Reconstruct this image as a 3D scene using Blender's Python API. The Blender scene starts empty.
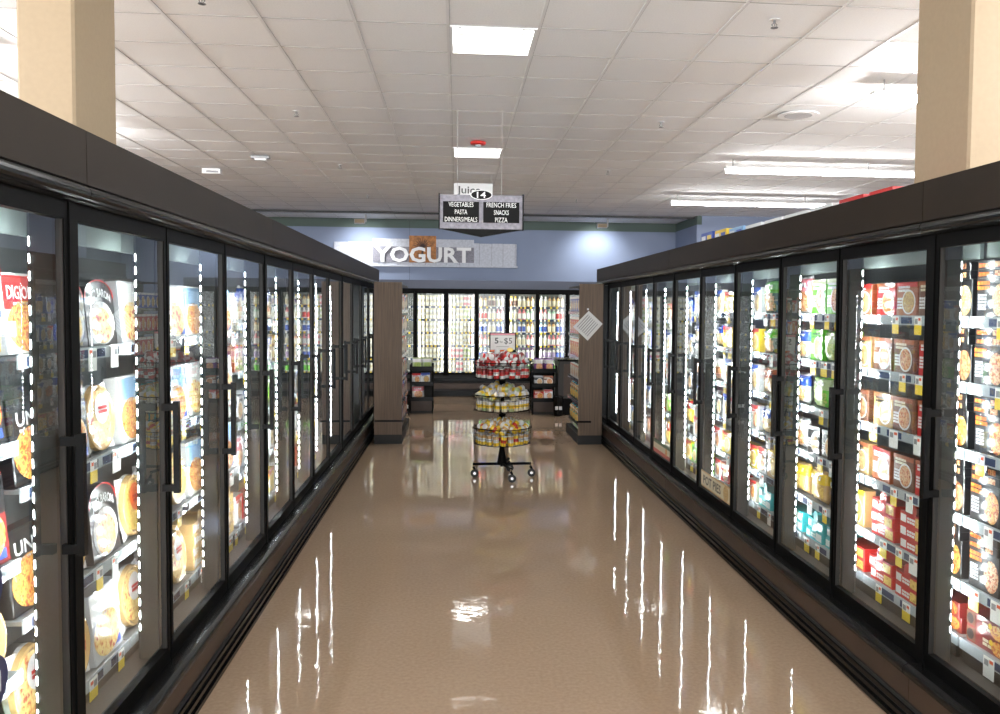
import bpy, bmesh, math, random
from mathutils import Matrix, Vector
random.seed(7)
S = bpy.context.scene
C = S.collection
# ------------------------------------------------------------ camera
HC = 1.6
cam_data = bpy.data.cameras.new('camera'); cam = bpy.data.objects.new('camera', cam_data); C.objects.link(cam)
S.camera = cam
cam_data.sensor_width = 36; cam_data.lens = 36 * .83637
cam_data.shift_x = -.03067; cam_data.shift_y = -.0106
cam_data.clip_start = .05
right = Vector((.99611263, -.08770713, .00819123))
down = Vector((.00411766, -.04652579, -.9989086))
fwd = Vector((.08799251, .9950592, -.04598378))
m = Matrix((right, -down, -fwd)).transposed().to_4x4(); m.translation = (0, 0, HC)
cam.matrix_world = m
# ------------------------------------------------------------ world and exposure
w = bpy.data.worlds.new('world'); S.world = w; w.use_nodes = True
w.node_tree.nodes['Background'].inputs[0].default_value = (.95, .97, 1, 1)
w.node_tree.nodes['Background'].inputs[1].default_value = 2.9
S.view_settings.view_transform = 'Standard'; S.view_settings.look = 'None'
S.view_settings.exposure = 0.6; S.view_settings.gamma = 1
S.view_settings.use_curve_mapping = False
S.cycles.max_bounces = 7; S.cycles.diffuse_bounces = 3; S.cycles.glossy_bounces = 4
S.cycles.transparent_max_bounces = 16; S.cycles.sample_clamp_indirect = 6
S.cycles.caustics_reflective = False; S.cycles.caustics_refractive = False
TROFFER = 50.0      # emission of the recessed ceiling lights
TUBE = 150.0         # emission of the suspended tube lights
LED = 140.0          # emission of the freezer LED strips
DAIRY_LED = 65.0

# ------------------------------------------------------------ materials
M = {}
def mat(name, col, rough=.5, metal=0, spec=.5, coat=0, emit=0, noise=None, bump=None):
    """noise=(scale, amount) varies the base colour; bump=(scale, strength)"""
    mt = bpy.data.materials.new(name); mt.use_nodes = True
    nt = mt.node_tree; b = nt.nodes['Principled BSDF']
    b.inputs['Base Color'].default_value = (*col, 1)
    b.inputs['Roughness'].default_value = rough; b.inputs['Metallic'].default_value = metal
    b.inputs['Specular IOR Level'].default_value = spec
    b.inputs['Coat Weight'].default_value = coat; b.inputs['Coat Roughness'].default_value = .08
    if emit:
        b.inputs['Emission Color'].default_value = (*col, 1); b.inputs['Emission Strength'].default_value = emit
    tc = None
    if noise or bump:
        tc = nt.nodes.new('ShaderNodeTexCoord')
    if noise:
        n = nt.nodes.new('ShaderNodeTexNoise'); n.inputs['Scale'].default_value = noise[0]; n.inputs['Detail'].default_value = 3
        nt.links.new(tc.outputs['Object'], n.inputs['Vector'])
        r = nt.nodes.new('ShaderNodeValToRGB')
        k = noise[1]
        r.color_ramp.elements[0].position = .3; r.color_ramp.elements[1].position = .7
        r.color_ramp.elements[0].color = (*[max(0, c * (1 - k)) for c in col], 1)
        r.color_ramp.elements[1].color = (*[min(1, c * (1 + k)) for c in col], 1)
        nt.links.new(n.outputs[0], r.inputs[0]); nt.links.new(r.outputs[0], b.inputs['Base Color'])
    if bump:
        n = nt.nodes.new('ShaderNodeTexNoise'); n.inputs['Scale'].default_value = bump[0]; n.inputs['Detail'].default_value = 2
        nt.links.new(tc.outputs['Object'], n.inputs['Vector'])
        bp = nt.nodes.new('ShaderNodeBump'); bp.inputs['Strength'].default_value = bump[1]; bp.inputs['Distance'].default_value = .01
        nt.links.new(n.outputs[0], bp.inputs['Height']); nt.links.new(bp.outputs[0], b.inputs['Normal'])
    M[name] = mt
    return mt
def food(name, cols, scale=70, rough=.35):
    """voronoi-coloured food picture printed on a pack"""
    mt = bpy.data.materials.new(name); mt.use_nodes = True
    nt = mt.node_tree; b = nt.nodes['Principled BSDF']
    tc = nt.nodes.new('ShaderNodeTexCoord'); oi = nt.nodes.new('ShaderNodeObjectInfo')
    ad = nt.nodes.new('ShaderNodeVectorMath'); ad.operation = 'ADD'
    nt.links.new(tc.outputs['Object'], ad.inputs[0]); nt.links.new(oi.outputs['Random'], ad.inputs[1])
    v = nt.nodes.new('ShaderNodeTexNoise'); v.inputs['Scale'].default_value = scale; v.inputs['Detail'].default_value = 3
    nt.links.new(ad.outputs[0], v.inputs['Vector'])
    r = nt.nodes.new('ShaderNodeValToRGB'); r.color_ramp.interpolation = 'LINEAR'
    els = r.color_ramp.elements
    while len(els) < len(cols): els.new(.5)
    for i, c in enumerate(cols):
        els[i].position = .32 + .36 * i / (len(cols) - 1); els[i].color = (*c, 1)
    nt.links.new(v.outputs[0], r.inputs[0]); nt.links.new(r.outputs[0], b.inputs['Base Color'])
    b.inputs['Roughness'].default_value = rough; b.inputs['Coat Weight'].default_value = .4; b.inputs['Coat Roughness'].default_value = .12
    M[name] = mt
def glass(name, tint, k, ior=1.5):
    mt = bpy.data.materials.new(name); mt.use_nodes = True
    nt = mt.node_tree; nt.nodes.remove(nt.nodes['Principled BSDF']); out = nt.nodes['Material Output']
    t = nt.nodes.new('ShaderNodeBsdfTransparent'); t.inputs[0].default_value = (*tint, 1)
    g = nt.nodes.new('ShaderNodeBsdfGlossy'); g.inputs['Roughness'].default_value = 0.0; g.inputs[0].default_value = (.95, .97, 1, 1)
    f = nt.nodes.new('ShaderNodeFresnel'); f.inputs[0].default_value = ior
    geo = nt.nodes.new('ShaderNodeNewGeometry')
    inv = nt.nodes.new('ShaderNodeMath'); inv.operation = 'SUBTRACT'; inv.inputs[0].default_value = 1
    nt.links.new(geo.outputs['Backfacing'], inv.inputs[1])
    mu = nt.nodes.new('ShaderNodeMath'); mu.operation = 'MULTIPLY'; mu.inputs[1].default_value = k
    nt.links.new(f.outputs[0], mu.inputs[0])
    m2 = nt.nodes.new('ShaderNodeMath'); m2.operation = 'MULTIPLY'; m2.use_clamp = True
    nt.links.new(mu.outputs[0], m2.inputs[0]); nt.links.new(inv.outputs[0], m2.inputs[1])
    mx = nt.nodes.new('ShaderNodeMixShader')
    nt.links.new(m2.outputs[0], mx.inputs[0]); nt.links.new(t.outputs[0], mx.inputs[1]); nt.links.new(g.outputs[0], mx.inputs[2])
    nt.links.new(mx.outputs[0], out.inputs[0]); M[name] = mt
def emitter(name, col, strength):
    mt = bpy.data.materials.new(name); mt.use_nodes = True
    nt = mt.node_tree; nt.nodes.remove(nt.nodes['Principled BSDF'])
    e = nt.nodes.new('ShaderNodeEmission'); e.inputs[0].default_value = (*col, 1); e.inputs[1].default_value = strength
    nt.links.new(e.outputs[0], nt.nodes['Material Output'].inputs[0]); M[name] = mt

glass('door_glass', (.93, .95, .94), 1.5)
emitter('troffer_light', (1, 1, .97), TROFFER)
emitter('tube_light', (.97, .98, 1), TUBE)
emitter('tube_light_far', (.97, .98, 1), TUBE * .25)
emitter('led_light', (.93, .98, 1), LED)
emitter('dairy_light', (1, .93, .76), DAIRY_LED)
mat('black_metal', (.003, .003, .003), .5, spec=.05)
mat('black_matte', (.01, .01, .01), .6)
mat('black_gloss', (.005, .005, .005), .25, spec=.18)
mat('cornice_brown', (.016, .011, .0068), .42, spec=.08, noise=(3, .12))
mat('panel_brown', (.045, .026, .017), .45, noise=(6, .2))
mat('seam_dark', (.02, .018, .016), .5)
mat('case_inside', (.14, .15, .155), .5)
mat('header_pale', (.30, .36, .34), .45)
mat('case_base', (.028, .024, .02), .5)
mat('fin_grey', (.05, .055, .055), .4, spec=.3)
mat('shelf_metal', (.25, .26, .27), .35, metal=.4)
mat('rail_plastic', (.45, .5, .53), .12, coat=.6)
mat('rail_navy', (.05, .07, .14), .15, coat=.5)
mat('tag_white', (.8, .8, .78), .4)
mat('tag_yellow', (.85, .62, .03), .4)
mat('tag_red', (.75, .1, .03), .4)
mat('column_paint', (.37, .28, .175), .6, noise=(40, .03))
mat('ceiling_tile', (.93, .925, .915), .9, noise=(90, .04))
mat('grid_metal', (.45, .43, .42), .5)
mat('grid_light', (.82, .81, .80), .5)
mat('light_frame', (.85, .85, .84), .5)
mat('sprinkler_metal', (.25, .25, .25), .35, metal=.7)
mat('alarm_red', (.55, .02, .01), .4)
mat('sign_grey_wood', (.27, .26, .30), .6, noise=(30, .25))
mat('sign_white_wood', (.60, .62, .68), .6, noise=(22, .12))
mat('sign_black', (.008, .008, .008), .5, spec=.1)
mat('sign_letter', (.85, .86, .84), .4)
mat('letter_white', (.95, .95, .95), .35)
mat('orange_wood', (.42, .16, .035), .5, noise=(14, .5))
mat('dark_tree', (.05, .02, .01), .6)
mat('wall_blue', (.25, .30, .42), .7, noise=(2, .03))
mat('wall_green', (.10, .14, .12), .7)
mat('valance_blue', (.06, .07, .10), .6)
mat('paper', (.75, .75, .74), .6)
mat('print_grey', (.25, .25, .26), .6)
mat('wood_panel', (.175, .125, .092), .5)
mat('rubber', (.02, .02, .02), .7)
mat('chrome', (.6, .6, .6), .25, metal=1)
mat('navy', (.01, .02, .07), .3, coat=.4)
mat('sky_blue', (.05, .12, .45), .4)
# wood grain for the end panels
nt = M['wood_panel'].node_tree; b = nt.nodes['Principled BSDF']
tc = nt.nodes.new('ShaderNodeTexCoord'); mp = nt.nodes.new('ShaderNodeMapping'); mp.inputs['Scale'].default_value = (40, 40, 1.2)
n = nt.nodes.new('ShaderNodeTexNoise'); n.inputs['Scale'].default_value = 2; n.inputs['Detail'].default_value = 5
r = nt.nodes.new('ShaderNodeValToRGB'); r.color_ramp.elements[0].color = (.10, .065, .042, 1); r.color_ramp.elements[1].color = (.15, .10, .066, 1)
r.color_ramp.elements[0].position = .35; r.color_ramp.elements[1].position = .65
nt.links.new(tc.outputs['Object'], mp.inputs[0]); nt.links.new(mp.outputs[0], n.inputs['Vector']); nt.links.new(n.outputs[0], r.inputs[0]); nt.links.new(r.outputs[0], b.inputs['Base Color'])
# polished floor
mat('floor_tile', (.30, .215, .15), .035, spec=.5)
nt = M['floor_tile'].node_tree; b = nt.nodes['Principled BSDF']
tc = nt.nodes.new('ShaderNodeTexCoord')
n = nt.nodes.new('ShaderNodeTexNoise'); n.inputs['Scale'].default_value = 55; n.inputs['Detail'].default_value = 4
n2 = nt.nodes.new('ShaderNodeTexNoise'); n2.inputs['Scale'].default_value = 1.1; n2.inputs['Detail'].default_value = 2
r = nt.nodes.new('ShaderNodeValToRGB'); r.color_ramp.elements[0].position = .3; r.color_ramp.elements[1].position = .7
r.color_ramp.elements[0].color = (.32, .225, .15, 1); r.color_ramp.elements[1].color = (.40, .29, .20, 1)
ma = nt.nodes.new('ShaderNodeMath'); ma.operation = 'MULTIPLY_ADD'; ma.inputs[1].default_value = .3
mb_ = nt.nodes.new('ShaderNodeMath'); mb_.operation = 'MULTIPLY'; mb_.inputs[1].default_value = .7
nt.links.new(tc.outputs['Object'], n.inputs['Vector']); nt.links.new(tc.outputs['Object'], n2.inputs['Vector'])
nt.links.new(n.outputs[0], mb_.inputs[0]); nt.links.new(n2.outputs[0], ma.inputs[0]); nt.links.new(mb_.outputs[0], ma.inputs[2])
nt.links.new(ma.outputs[0], r.inputs[0]); nt.links.new(r.outputs[0], b.inputs['Base Color'])
n3 = nt.nodes.new('ShaderNodeTexNoise'); n3.inputs['Scale'].default_value = 11; n3.inputs['Detail'].default_value = 1.5
bp = nt.nodes.new('ShaderNodeBump'); bp.inputs['Strength'].default_value = .035; bp.inputs['Distance'].default_value = .02
nt.links.new(tc.outputs['Object'], n3.inputs['Vector']); nt.links.new(n3.outputs[0], bp.inputs['Height']); nt.links.new(bp.outputs[0], b.inputs['Normal'])
# packaging colours
for nm, c in dict(black=(.015, .015, .017), white=(.75, .76, .76), cream=(.72, .66, .48), red=(.55, .02, .02), darkred=(.22, .02, .02),
                  brown=(.17, .07, .04), rust=(.36, .10, .04), orange=(.85, .16, .02), yellow=(.85, .58, .03), green=(.13, .52, .04), darkgreen=(.03, .12, .05),
                  teal=(.02, .42, .45), blue=(.03, .08, .42), lightblue=(.25, .45, .7), purple=(.18, .05, .28), pink=(.75, .25, .3), tan=(.6, .38, .16),
                  silver=(.45, .46, .48), palegreen=(.45, .55, .3), mint=(.4, .65, .5), lilac=(.45, .35, .6), magenta=(.35, .03, .3)).items():
    mat('pk_' + nm, c, .28, coat=.5)
    mat('bag_' + nm, c, .16, coat=1, bump=(28, .6))
food('food_pizza', [(.35, .03, .01), (.75, .22, .03), (.85, .5, .12), (.5, .06, .02), (.9, .65, .25)], 45)
food('food_pepperoni', [(.5, .05, .02), (.8, .5, .15), (.9, .7, .3), (.45, .04, .02)], 38)
food('food_pasta', [(.45, .25, .08), (.75, .55, .22), (.3, .15, .05), (.8, .7, .45)], 90)
food('food_meat', [(.2, .06, .02), (.55, .15, .05), (.75, .5, .25), (.3, .08, .03)], 80)
food('food_stir', [(.15, .25, .04), (.75, .6, .35), (.6, .2, .05), (.8, .75, .55)], 75)
food('food_green', [(.04, .15, .02), (.2, .4, .05), (.5, .5, .15), (.1, .3, .03)], 80)
food('food_fries', [(.5, .28, .05), (.85, .6, .15), (.7, .45, .1)], 60)
food('film', [(.55, .55, .55), (.8, .8, .8), (.65, .55, .45)], 25, .1)

# ------------------------------------------------------------ mesh builder
class MB:
    def __init__(s): s.v = []; s.f = []; s.m = []; s.mats = []
    def mi(s, name):
        if name not in s.mats: s.mats.append(name)
        return s.mats.index(name)
    def face(s, pts, mt):
        i = len(s.v); s.v += [tuple(p) for p in pts]; s.f.append(tuple(range(i, i + len(pts)))); s.m.append(s.mi(mt))
    def box(s, x0, x1, y0, y1, z0, z1, mt, bevel=0):
        if x0 > x1: x0, x1 = x1, x0
        if y0 > y1: y0, y1 = y1, y0
        if z0 > z1: z0, z1 = z1, z0
        i = len(s.v); k = s.mi(mt)
        s.v += [(x0, y0, z0), (x1, y0, z0), (x1, y1, z0), (x0, y1, z0), (x0, y0, z1), (x1, y0, z1), (x1, y1, z1), (x0, y1, z1)]
        for q in ((0, 3, 2, 1), (4, 5, 6, 7), (0, 1, 5, 4), (1, 2, 6, 5), (2, 3, 7, 6), (3, 0, 4, 7)):
            s.f.append(tuple(i + a for a in q)); s.m.append(k)
    def prism(s, prof, a0, a1, axis, mt):
        """extrude a closed 2-D outline; axis 'y': prof is (x,z); axis 'x': (y,z); axis 'z': (x,y)"""
        def P(p, a): return (p[0], a, p[1]) if axis == 'y' else (a, p[0], p[1]) if axis == 'x' else (p[0], p[1], a)
        i = len(s.v); n_ = len(prof); k = s.mi(mt)
        s.v += [P(p, a0) for p in prof] + [P(p, a1) for p in prof]
        for j in range(n_):
            s.f.append((i + j, i + (j + 1) % n_, i + n_ + (j + 1) % n_, i + n_ + j)); s.m.append(k)
        s.f.append(tuple(range(i + n_ - 1, i - 1, -1))); s.m.append(k)
        s.f.append(tuple(range(i + n_, i + 2 * n_))); s.m.append(k)
    def tube(s, pts, r, mt, seg=8, cap=True):
        pts = [Vector(p) for p in pts]; k = s.mi(mt); rings = []
        n_ = len(pts)
        rs = r if isinstance(r, (list, tuple)) else [r] * n_
        prev = None
        for j, p in enumerate(pts):
            d = (pts[min(j + 1, n_ - 1)] - pts[max(j - 1, 0)]).normalized()
            if prev is None:
                a = d.orthogonal().normalized()
            else:
                a = (prev - d * prev.dot(d)); a = a.normalized() if a.length > 1e-6 else d.orthogonal().normalized()
            prev = a; b_ = d.cross(a); i = len(s.v)
            s.v += [tuple(p + (a * math.cos(t) + b_ * math.sin(t)) * rs[j]) for t in [2 * math.pi * q / seg for q in range(seg)]]
            rings.append(i)
        for j in range(n_ - 1):
            for q in range(seg):
                s.f.append((rings[j] + q, rings[j] + (q + 1) % seg, rings[j + 1] + (q + 1) % seg, rings[j + 1] + q)); s.m.append(k)
        if cap:
            s.f.append(tuple(rings[0] + q for q in range(seg - 1, -1, -1))); s.m.append(k)
            s.f.append(tuple(rings[-1] + q for q in range(seg))); s.m.append(k)
    def ring(s, f, r, mt, n_=40, seg=5):
        """closed tube along f(t), t in 0..1"""
        s.tube([f(j / n_) for j in range(n_ + 1)], r, mt, seg, cap=False)
    def lathe(s, prof, mt, cx=0, cy=0, seg=16, mats=None):
        """prof: list of (r,z); mats: one material per band"""
        i = len(s.v); n_ = len(prof)
        for r_, z_ in prof:
            s.v += [(cx + r_ * math.cos(2 * math.pi * q / seg), cy + r_ * math.sin(2 * math.pi * q / seg), z_) for q in range(seg)]
        for j in range(n_ - 1):
            k = s.mi(mats[j] if mats else mt)
            for q in range(seg):
                s.f.append((i + j * seg + q, i + j * seg + (q + 1) % seg, i + (j + 1) * seg + (q + 1) % seg, i + (j + 1) * seg + q)); s.m.append(k)
        s.f.append(tuple(i + q for q in range(seg - 1, -1, -1))); s.m.append(s.mi(mats[0] if mats else mt))
        s.f.append(tuple(i + (n_ - 1) * seg + q for q in range(seg))); s.m.append(s.mi(mats[-1] if mats else mt))
    def disc(s, cx, cz, r, y, mt, n_=20, rz=None, th=.001):
        """a thin disc facing -y"""
        rz = rz or r
        p = [(cx + r * math.cos(2 * math.pi * q / n_), cz + rz * math.sin(2 * math.pi * q / n_)) for q in range(n_)]
        k = s.mi(mt); i = len(s.v)
        s.v += [(a, y, b_) for a, b_ in p]; s.f.append(tuple(range(i, i + n_))); s.m.append(k)
    def text(s, txt, cx, cz, h, y, mt, width=None, bold=.0, xf=None, depth=0):
        """lettering facing -y centred on (cx, cz) with cap height h"""
        cu = bpy.data.curves.new('lettering', 'FONT'); cu.body = txt; cu.align_x = 'CENTER'; cu.size = 1; cu.offset = bold; cu.resolution_u = 2
        if depth: cu.extrude = depth / 2 / (h / .7)
        o = bpy.data.objects.new('lettering', cu); C.objects.link(o)
        dg = bpy.context.evaluated_depsgraph_get(); dg.update()
        me = bpy.data.meshes.new_from_object(o.evaluated_get(dg))
        vs = [v.co.copy() for v in me.vertices]; fs = [tuple(p.vertices) for p in me.polygons]
        bpy.data.objects.remove(o); bpy.data.curves.remove(cu); bpy.data.meshes.remove(me)
        if not vs: return
        x0 = min(v.x for v in vs); x1 = max(v.x for v in vs); z0 = min(v.y for v in vs); z1 = max(v.y for v in vs)
        sz = h / (z1 - z0); sx = width / (x1 - x0) if width else sz
        i = len(s.v); k = s.mi(mt)
        for v in vs:
            p = ((v.x - (x0 + x1) / 2) * sx, (v.y - (z0 + z1) / 2) * sz)
            if xf: p = xf(*p)
            s.v.append((cx + p[0], y - v.z * sz, cz + p[1]))
        for f in fs: s.f.append(tuple(i + a for a in f)); s.m.append(k)
    def mesh(s, name, smooth=False):
        me = bpy.data.meshes.new(name); me.from_pydata(s.v, [], s.f); me.update()
        for q in s.mats: me.materials.append(M[q])
        me.polygons.foreach_set('material_index', s.m)
        if smooth: me.polygons.foreach_set('use_smooth', [True] * len(s.f))
        me.update(); return me
    def build(s, name, parent=None, smooth=False, **kw):
        o = bpy.data.objects.new(name, s.mesh(name, smooth)); C.objects.link(o)
        if parent: o.parent = parent
        for k_, v_ in kw.items(): o[k_] = v_
        return o
def recalc(me):
    bm = bmesh.new(); bm.from_mesh(me); bmesh.ops.recalc_face_normals(bm, faces=bm.faces); bm.to_mesh(me); bm.free()
def empty(name, loc, label, cat, group=None, rz=0):
    o = bpy.data.objects.new(name, None); C.objects.link(o); o.location = loc; o.rotation_euler.z = rz
    o.empty_display_size = .1
    o['label'] = label; o['category'] = cat
    if group: o['group'] = group
    return o
def tag(o, label, cat, group=None):
    o['label'] = label; o['category'] = cat
    if group: o['group'] = group
    return o
def place(name, me, loc, rot, label, cat, group=None):
    o = bpy.data.objects.new(name, me); C.objects.link(o); o.location = loc; o.rotation_euler = rot
    return tag(o, label, cat, group)
def struct(mb, name, smooth=False): return mb.build(name, None, smooth, kind='structure')
ORD = 'first second third fourth fifth sixth seventh eighth ninth tenth eleventh twelfth thirteenth fourteenth fifteenth sixteenth'.split()
NUM = 'one two three four five six seven eight nine ten eleven twelve'.split()

# ------------------------------------------------------------ room shell
ZC = 3.466; T = .61; GX = -.067; GY = 5.68
YB = 18.2
a = MB(); a.box(-9, 9, -1.5, YB + .1, -.08, 0, 'floor_tile'); struct(a, 'floor')
light_cells = {(0, 0), (0, 7), (0, 13), (0, -7)}
a = MB()
for c in range(-15, 16):
    for q in range(-12, 21):
        if (c, q) in light_cells: continue
        x0 = GX + c * T; y0 = GY + q * T; y1 = min(y0 + T, YB)
        if y0 >= YB: continue
        a.box(x0, x0 + T, y0, y1, ZC + .012, ZC + .03, 'ceiling_tile')
struct(a, 'ceiling')
a = MB()
for c in range(-15, 17):
    x = GX + c * T; a.box(x - .010, x + .010, GY - 12 * T, YB, ZC + .006, ZC + .0115, 'grid_light'); a.box(x + .010, x + .0135, GY - 12 * T, YB, ZC + .008, ZC + .0115, 'grid_metal')  # darker strip along one side of each bar paints in a shadow line
for q in range(-12, 21):
    y = GY + q * T
    if y < YB: a.box(-9.2, 9.7, y - .004, y + .004, ZC + .009, ZC + .0115, 'grid_metal')
struct(a, 'trim_1')
a = MB(); a.box(-9, 9, 16.72, 16.80, ZC - .035, ZC - .001, 'seam_dark'); struct(a, 'trim_2')
a = MB(); a.box(-9, 4.8, YB, YB + .1, 0, 3.29, 'wall_blue'); a.box(-9, 4.8, YB, YB + .1, 3.29, ZC + .03, 'wall_green'); 
a.box(-1.02, -1.015, YB - .002, YB, 0, ZC, 'seam_dark'); struct(a, 'wall_back')
a = MB(); a.box(4.8, 4.9, 16.55, YB + .1, 0, 3.30, 'wall_blue'); a.box(4.8, 4.9, 16.55, YB + .1, 3.3, ZC + .03, 'wall_green')
a.box(4.9, 9, 16.55, 16.65, 0, ZC + .03, 'wall_blue'); struct(a, 'wall_right')

a = MB(); a.box(-9.1, -9, 6.5, YB + .1, 0, 3.29, 'wall_blue'); a.box(-9.1, -9, 6.5, YB + .1, 3.29, ZC + .03, 'wall_green'); struct(a, 'wall_left')
a = MB(); a.box(9, 9.1, 6.5, 16.65, 0, 3.29, 'wall_blue'); a.box(9, 9.1, 6.5, 16.65, 3.29, ZC + .03, 'wall_green'); struct(a, 'wall_far_right')
# columns
def column(x0, x1, y0, y1, side):
    a = MB(); a.prism([(x0 + .012, y0), (x1 - .012, y0), (x1, y0 + .012), (x1, y1 - .012), (x1 - .012, y1), (x0 + .012, y1), (x0, y1 - .012), (x0, y0 + .012)], 0, ZC, 'z', 'column_paint')
    a.box(x0 - .01, x1 + .01, y0 - .01, y1 + .01, 0, .1, 'black_matte')
    o = a.build('column'); o['kind'] = 'structure'; recalc(o.data)
    return o
column(-2.06, -1.8, 4.17, 4.66, 'left'); column(2.42, 2.9, 3.82, 4.30, 'right')

# ------------------------------------------------------------ pack prototypes
def pack_box(w, d, h, base, rects=(), discs=(), texts=(), bulge=0):
    """carton; front on y=0 facing -y, base on z=0, centred on x"""
    a = MB(); bv = .003
    a.prism([(-w / 2 + bv, 0), (w / 2 - bv, 0), (w / 2, bv), (w / 2, d - bv), (w / 2 - bv, d), (-w / 2 + bv, d), (-w / 2, d - bv), (-w / 2, bv)], 0, h, 'z', base)
    for x0, x1, z0, z1, mt in rects:
        a.box(x0 * w, x1 * w, -.0008, 0, z0 * h, z1 * h, mt)
    for cx, cz, r_, mt in discs:
        a.disc(cx * w, cz * h, r_ * w, -.0014, mt, 18)
    for t_, cx, cz, th, tw, mt in texts:
        a.text(t_, cx * w, cz * h, th * h, -.0022, mt, tw * w, bold=.01)
    return a
def scribble(a, w, h, cx, cz, tw, th, mt, rows=2):
    """unreadable small print as short blocks"""
    for q in range(rows):
        x = cx - tw / 2
        while x < cx + tw / 2 - .02:
            l = random.uniform(.06, .14); x2 = min(x + l, cx + tw / 2)
            z0 = cz + th / 2 - (q + 1) * th / rows
            a.box(x * w, x2 * w, -.0012, 0, z0 * h, (z0 + th / rows * .7) * h, mt)
            x = x2 + .02
P = {}
def reg(key, a, name, cat, look, w, h, d): 
    me = a.mesh(name); recalc(me)
    P[key] = dict(me=me, name=name, cat=cat, look=look, w=w, h=h, d=d)
def meal(key, base, band, plate, foodm, look, w=.165, h=.15, d=.045, logo=None, name='frozen_meal_box', round_=True):
    a = pack_box(w, d, h, base, rects=[(-.5, .5, .86, 1, band)] if band else ())
    if round_:
        a.disc(.12 * w, .42 * h, .33 * w, -.0014, plate, 18, rz=.36 * h); a.disc(.12 * w, .42 * h, .28 * w, -.002, foodm, 18, rz=.31 * h)
    else:
        a.box(-.42 * w, .46 * w, -.0014, 0, .08 * h, .6 * h, foodm)
    if logo: scribble(a, w, h, -.12, .82, .55, .2, logo, 2)
    scribble(a, w, h, -.3, .4, .28, .35, 'pk_white', 4)
    reg(key, a, name, 'frozen meal', look, w, h, d)
# black meals with orange lettering and food at the right half, bleeding off the edge
def black_meal(key, foodm, look):
    w, h, d = .178, .148, .045
    a = pack_box(w, d, h, 'pk_black')
    a.disc(.26 * w, .45 * h, .235 * w, -.0016, foodm, 16, rz=.40 * h)
    scribble(a, w, h, -.27, .84, .38, .25, 'pk_orange', 2)
    scribble(a, w, h, -.30, .42, .26, .42, 'pk_silver', 5)
    reg(key, a, 'frozen_meal_box', 'frozen meal', look, w, h, d)
black_meal('bk1', 'food_stir', 'black boxed meal with orange lettering and pale rice')
black_meal('bk2', 'food_meat', 'black boxed meal with orange lettering and meat')
black_meal('bk3', 'food_pizza', 'black boxed meal with orange lettering and red sauce')
a = pack_box(.17, .14, .032, 'pk_black'); scribble(a, .17, .032, -.25, .55, .35, .6, 'pk_orange', 1); a.box(.02, .06, -.0012, 0, .006, .026, 'food_meat'); scribble(a, .17, .032, .0, .5, .12, .5, 'pk_silver', 2)
reg('bkf', a, 'frozen_meal_box', 'frozen meal', 'flat black boxed meal with orange logo', .17, .032, .14)
a = pack_box(.24, .16, .06, 'pk_darkred', rects=[(-.5, -.28, .1, .95, 'pk_brown')]); a.disc(-.4 * .24, .5 * .06, .02, -.0016, 'pk_black', 16); a.disc(.28 * .24, .5 * .06, .045, -.0016, 'food_pizza', 18, rz=.026); scribble(a, .24, .06, 0, .55, .2, .5, 'pk_cream', 2); a.disc(.1 * .24, .7 * .06, .011, -.002, 'pk_yellow', 12)
reg('dinner', a, 'frozen_dinner_box', 'frozen meal', 'flat maroon dinner box', .24, .06, .16)
meal('rb1', 'pk_rust', 'pk_red', 'pk_white', 'food_pasta', 'rust red boxed meal with pasta plate', logo='pk_white')
meal('rb2', 'pk_brown', 'pk_rust', 'pk_white', 'food_meat', 'brown boxed meal with meat plate', logo='pk_cream')
meal('rb3', 'pk_red', 'pk_rust', 'pk_cream', 'food_pizza', 'red boxed meal with saucy plate', logo='pk_white')
meal('rb4', 'pk_tan', 'pk_rust', 'pk_white', 'food_pasta', 'tan boxed meal with noodle plate', logo='pk_black')
meal('dk1', 'pk_black', 'pk_silver', 'pk_white', 'food_stir', 'dark boxed meal with vegetable plate', w=.15)
meal('gr1', 'pk_green', 'pk_palegreen', 'pk_white', 'food_meat', 'bright green boxed meal with plate picture', w=.17, h=.19, logo='pk_white')
meal('gr2', 'pk_green', None, 'pk_white', 'food_fries', 'bright green box with golden food', w=.15, h=.17, logo='pk_darkgreen')
meal('wh1', 'pk_white', 'pk_blue', 'pk_silver', 'food_pasta', 'white boxed meal with blue top', w=.15, h=.17, logo='pk_blue')
meal('wh2', 'pk_white', 'pk_red', 'pk_silver', 'food_meat', 'white boxed meal with red top', w=.14, h=.16, logo='pk_red')
meal('ye1', 'pk_yellow', 'pk_red', 'pk_white', 'food_fries', 'yellow box with waffle picture', w=.19, h=.15, logo='pk_red', name='frozen_waffle_box')
meal('tn1', 'pk_tan', 'pk_yellow', 'pk_cream', 'food_fries', 'golden tan carton with baked food', w=.17, h=.18, d=.06, logo='pk_cream')
meal('pp1', 'pk_cream', 'pk_red', 'pk_white', 'food_pizza', 'cream boxed pot pie with red top', w=.14, h=.13, logo='pk_red', name='pot_pie_box')
meal('bl1', 'pk_blue', 'pk_lightblue', 'pk_white', 'food_pasta', 'deep blue boxed meal with plate', w=.15, h=.17, logo='pk_white')
for key, base, look in (('rf', 'pk_red', 'flat red carton with gold picture'), ('tf', 'pk_teal', 'flat turquoise carton with white print'), ('gf', 'pk_green', 'flat green carton with white print'), ('yf', 'pk_yellow', 'flat yellow carton with red print'), ('of', 'pk_tan', 'flat tan carton with dark print')):
    w, h, d = .2, .055, .15
    a = pack_box(w, d, h, base, rects=[(-.46, -.25, .2, .8, 'pk_white'), (.12, .44, .15, .85, 'food_fries' if key != 'tf' else 'pk_white')])
    scribble(a, w, h, -.05, .5, .3, .5, 'pk_white', 2)
    a.disc(.0, d / 2, .03, 0, base); 
    reg(key, a, 'frozen_food_carton', 'frozen food', look, w, h, d)
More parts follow.
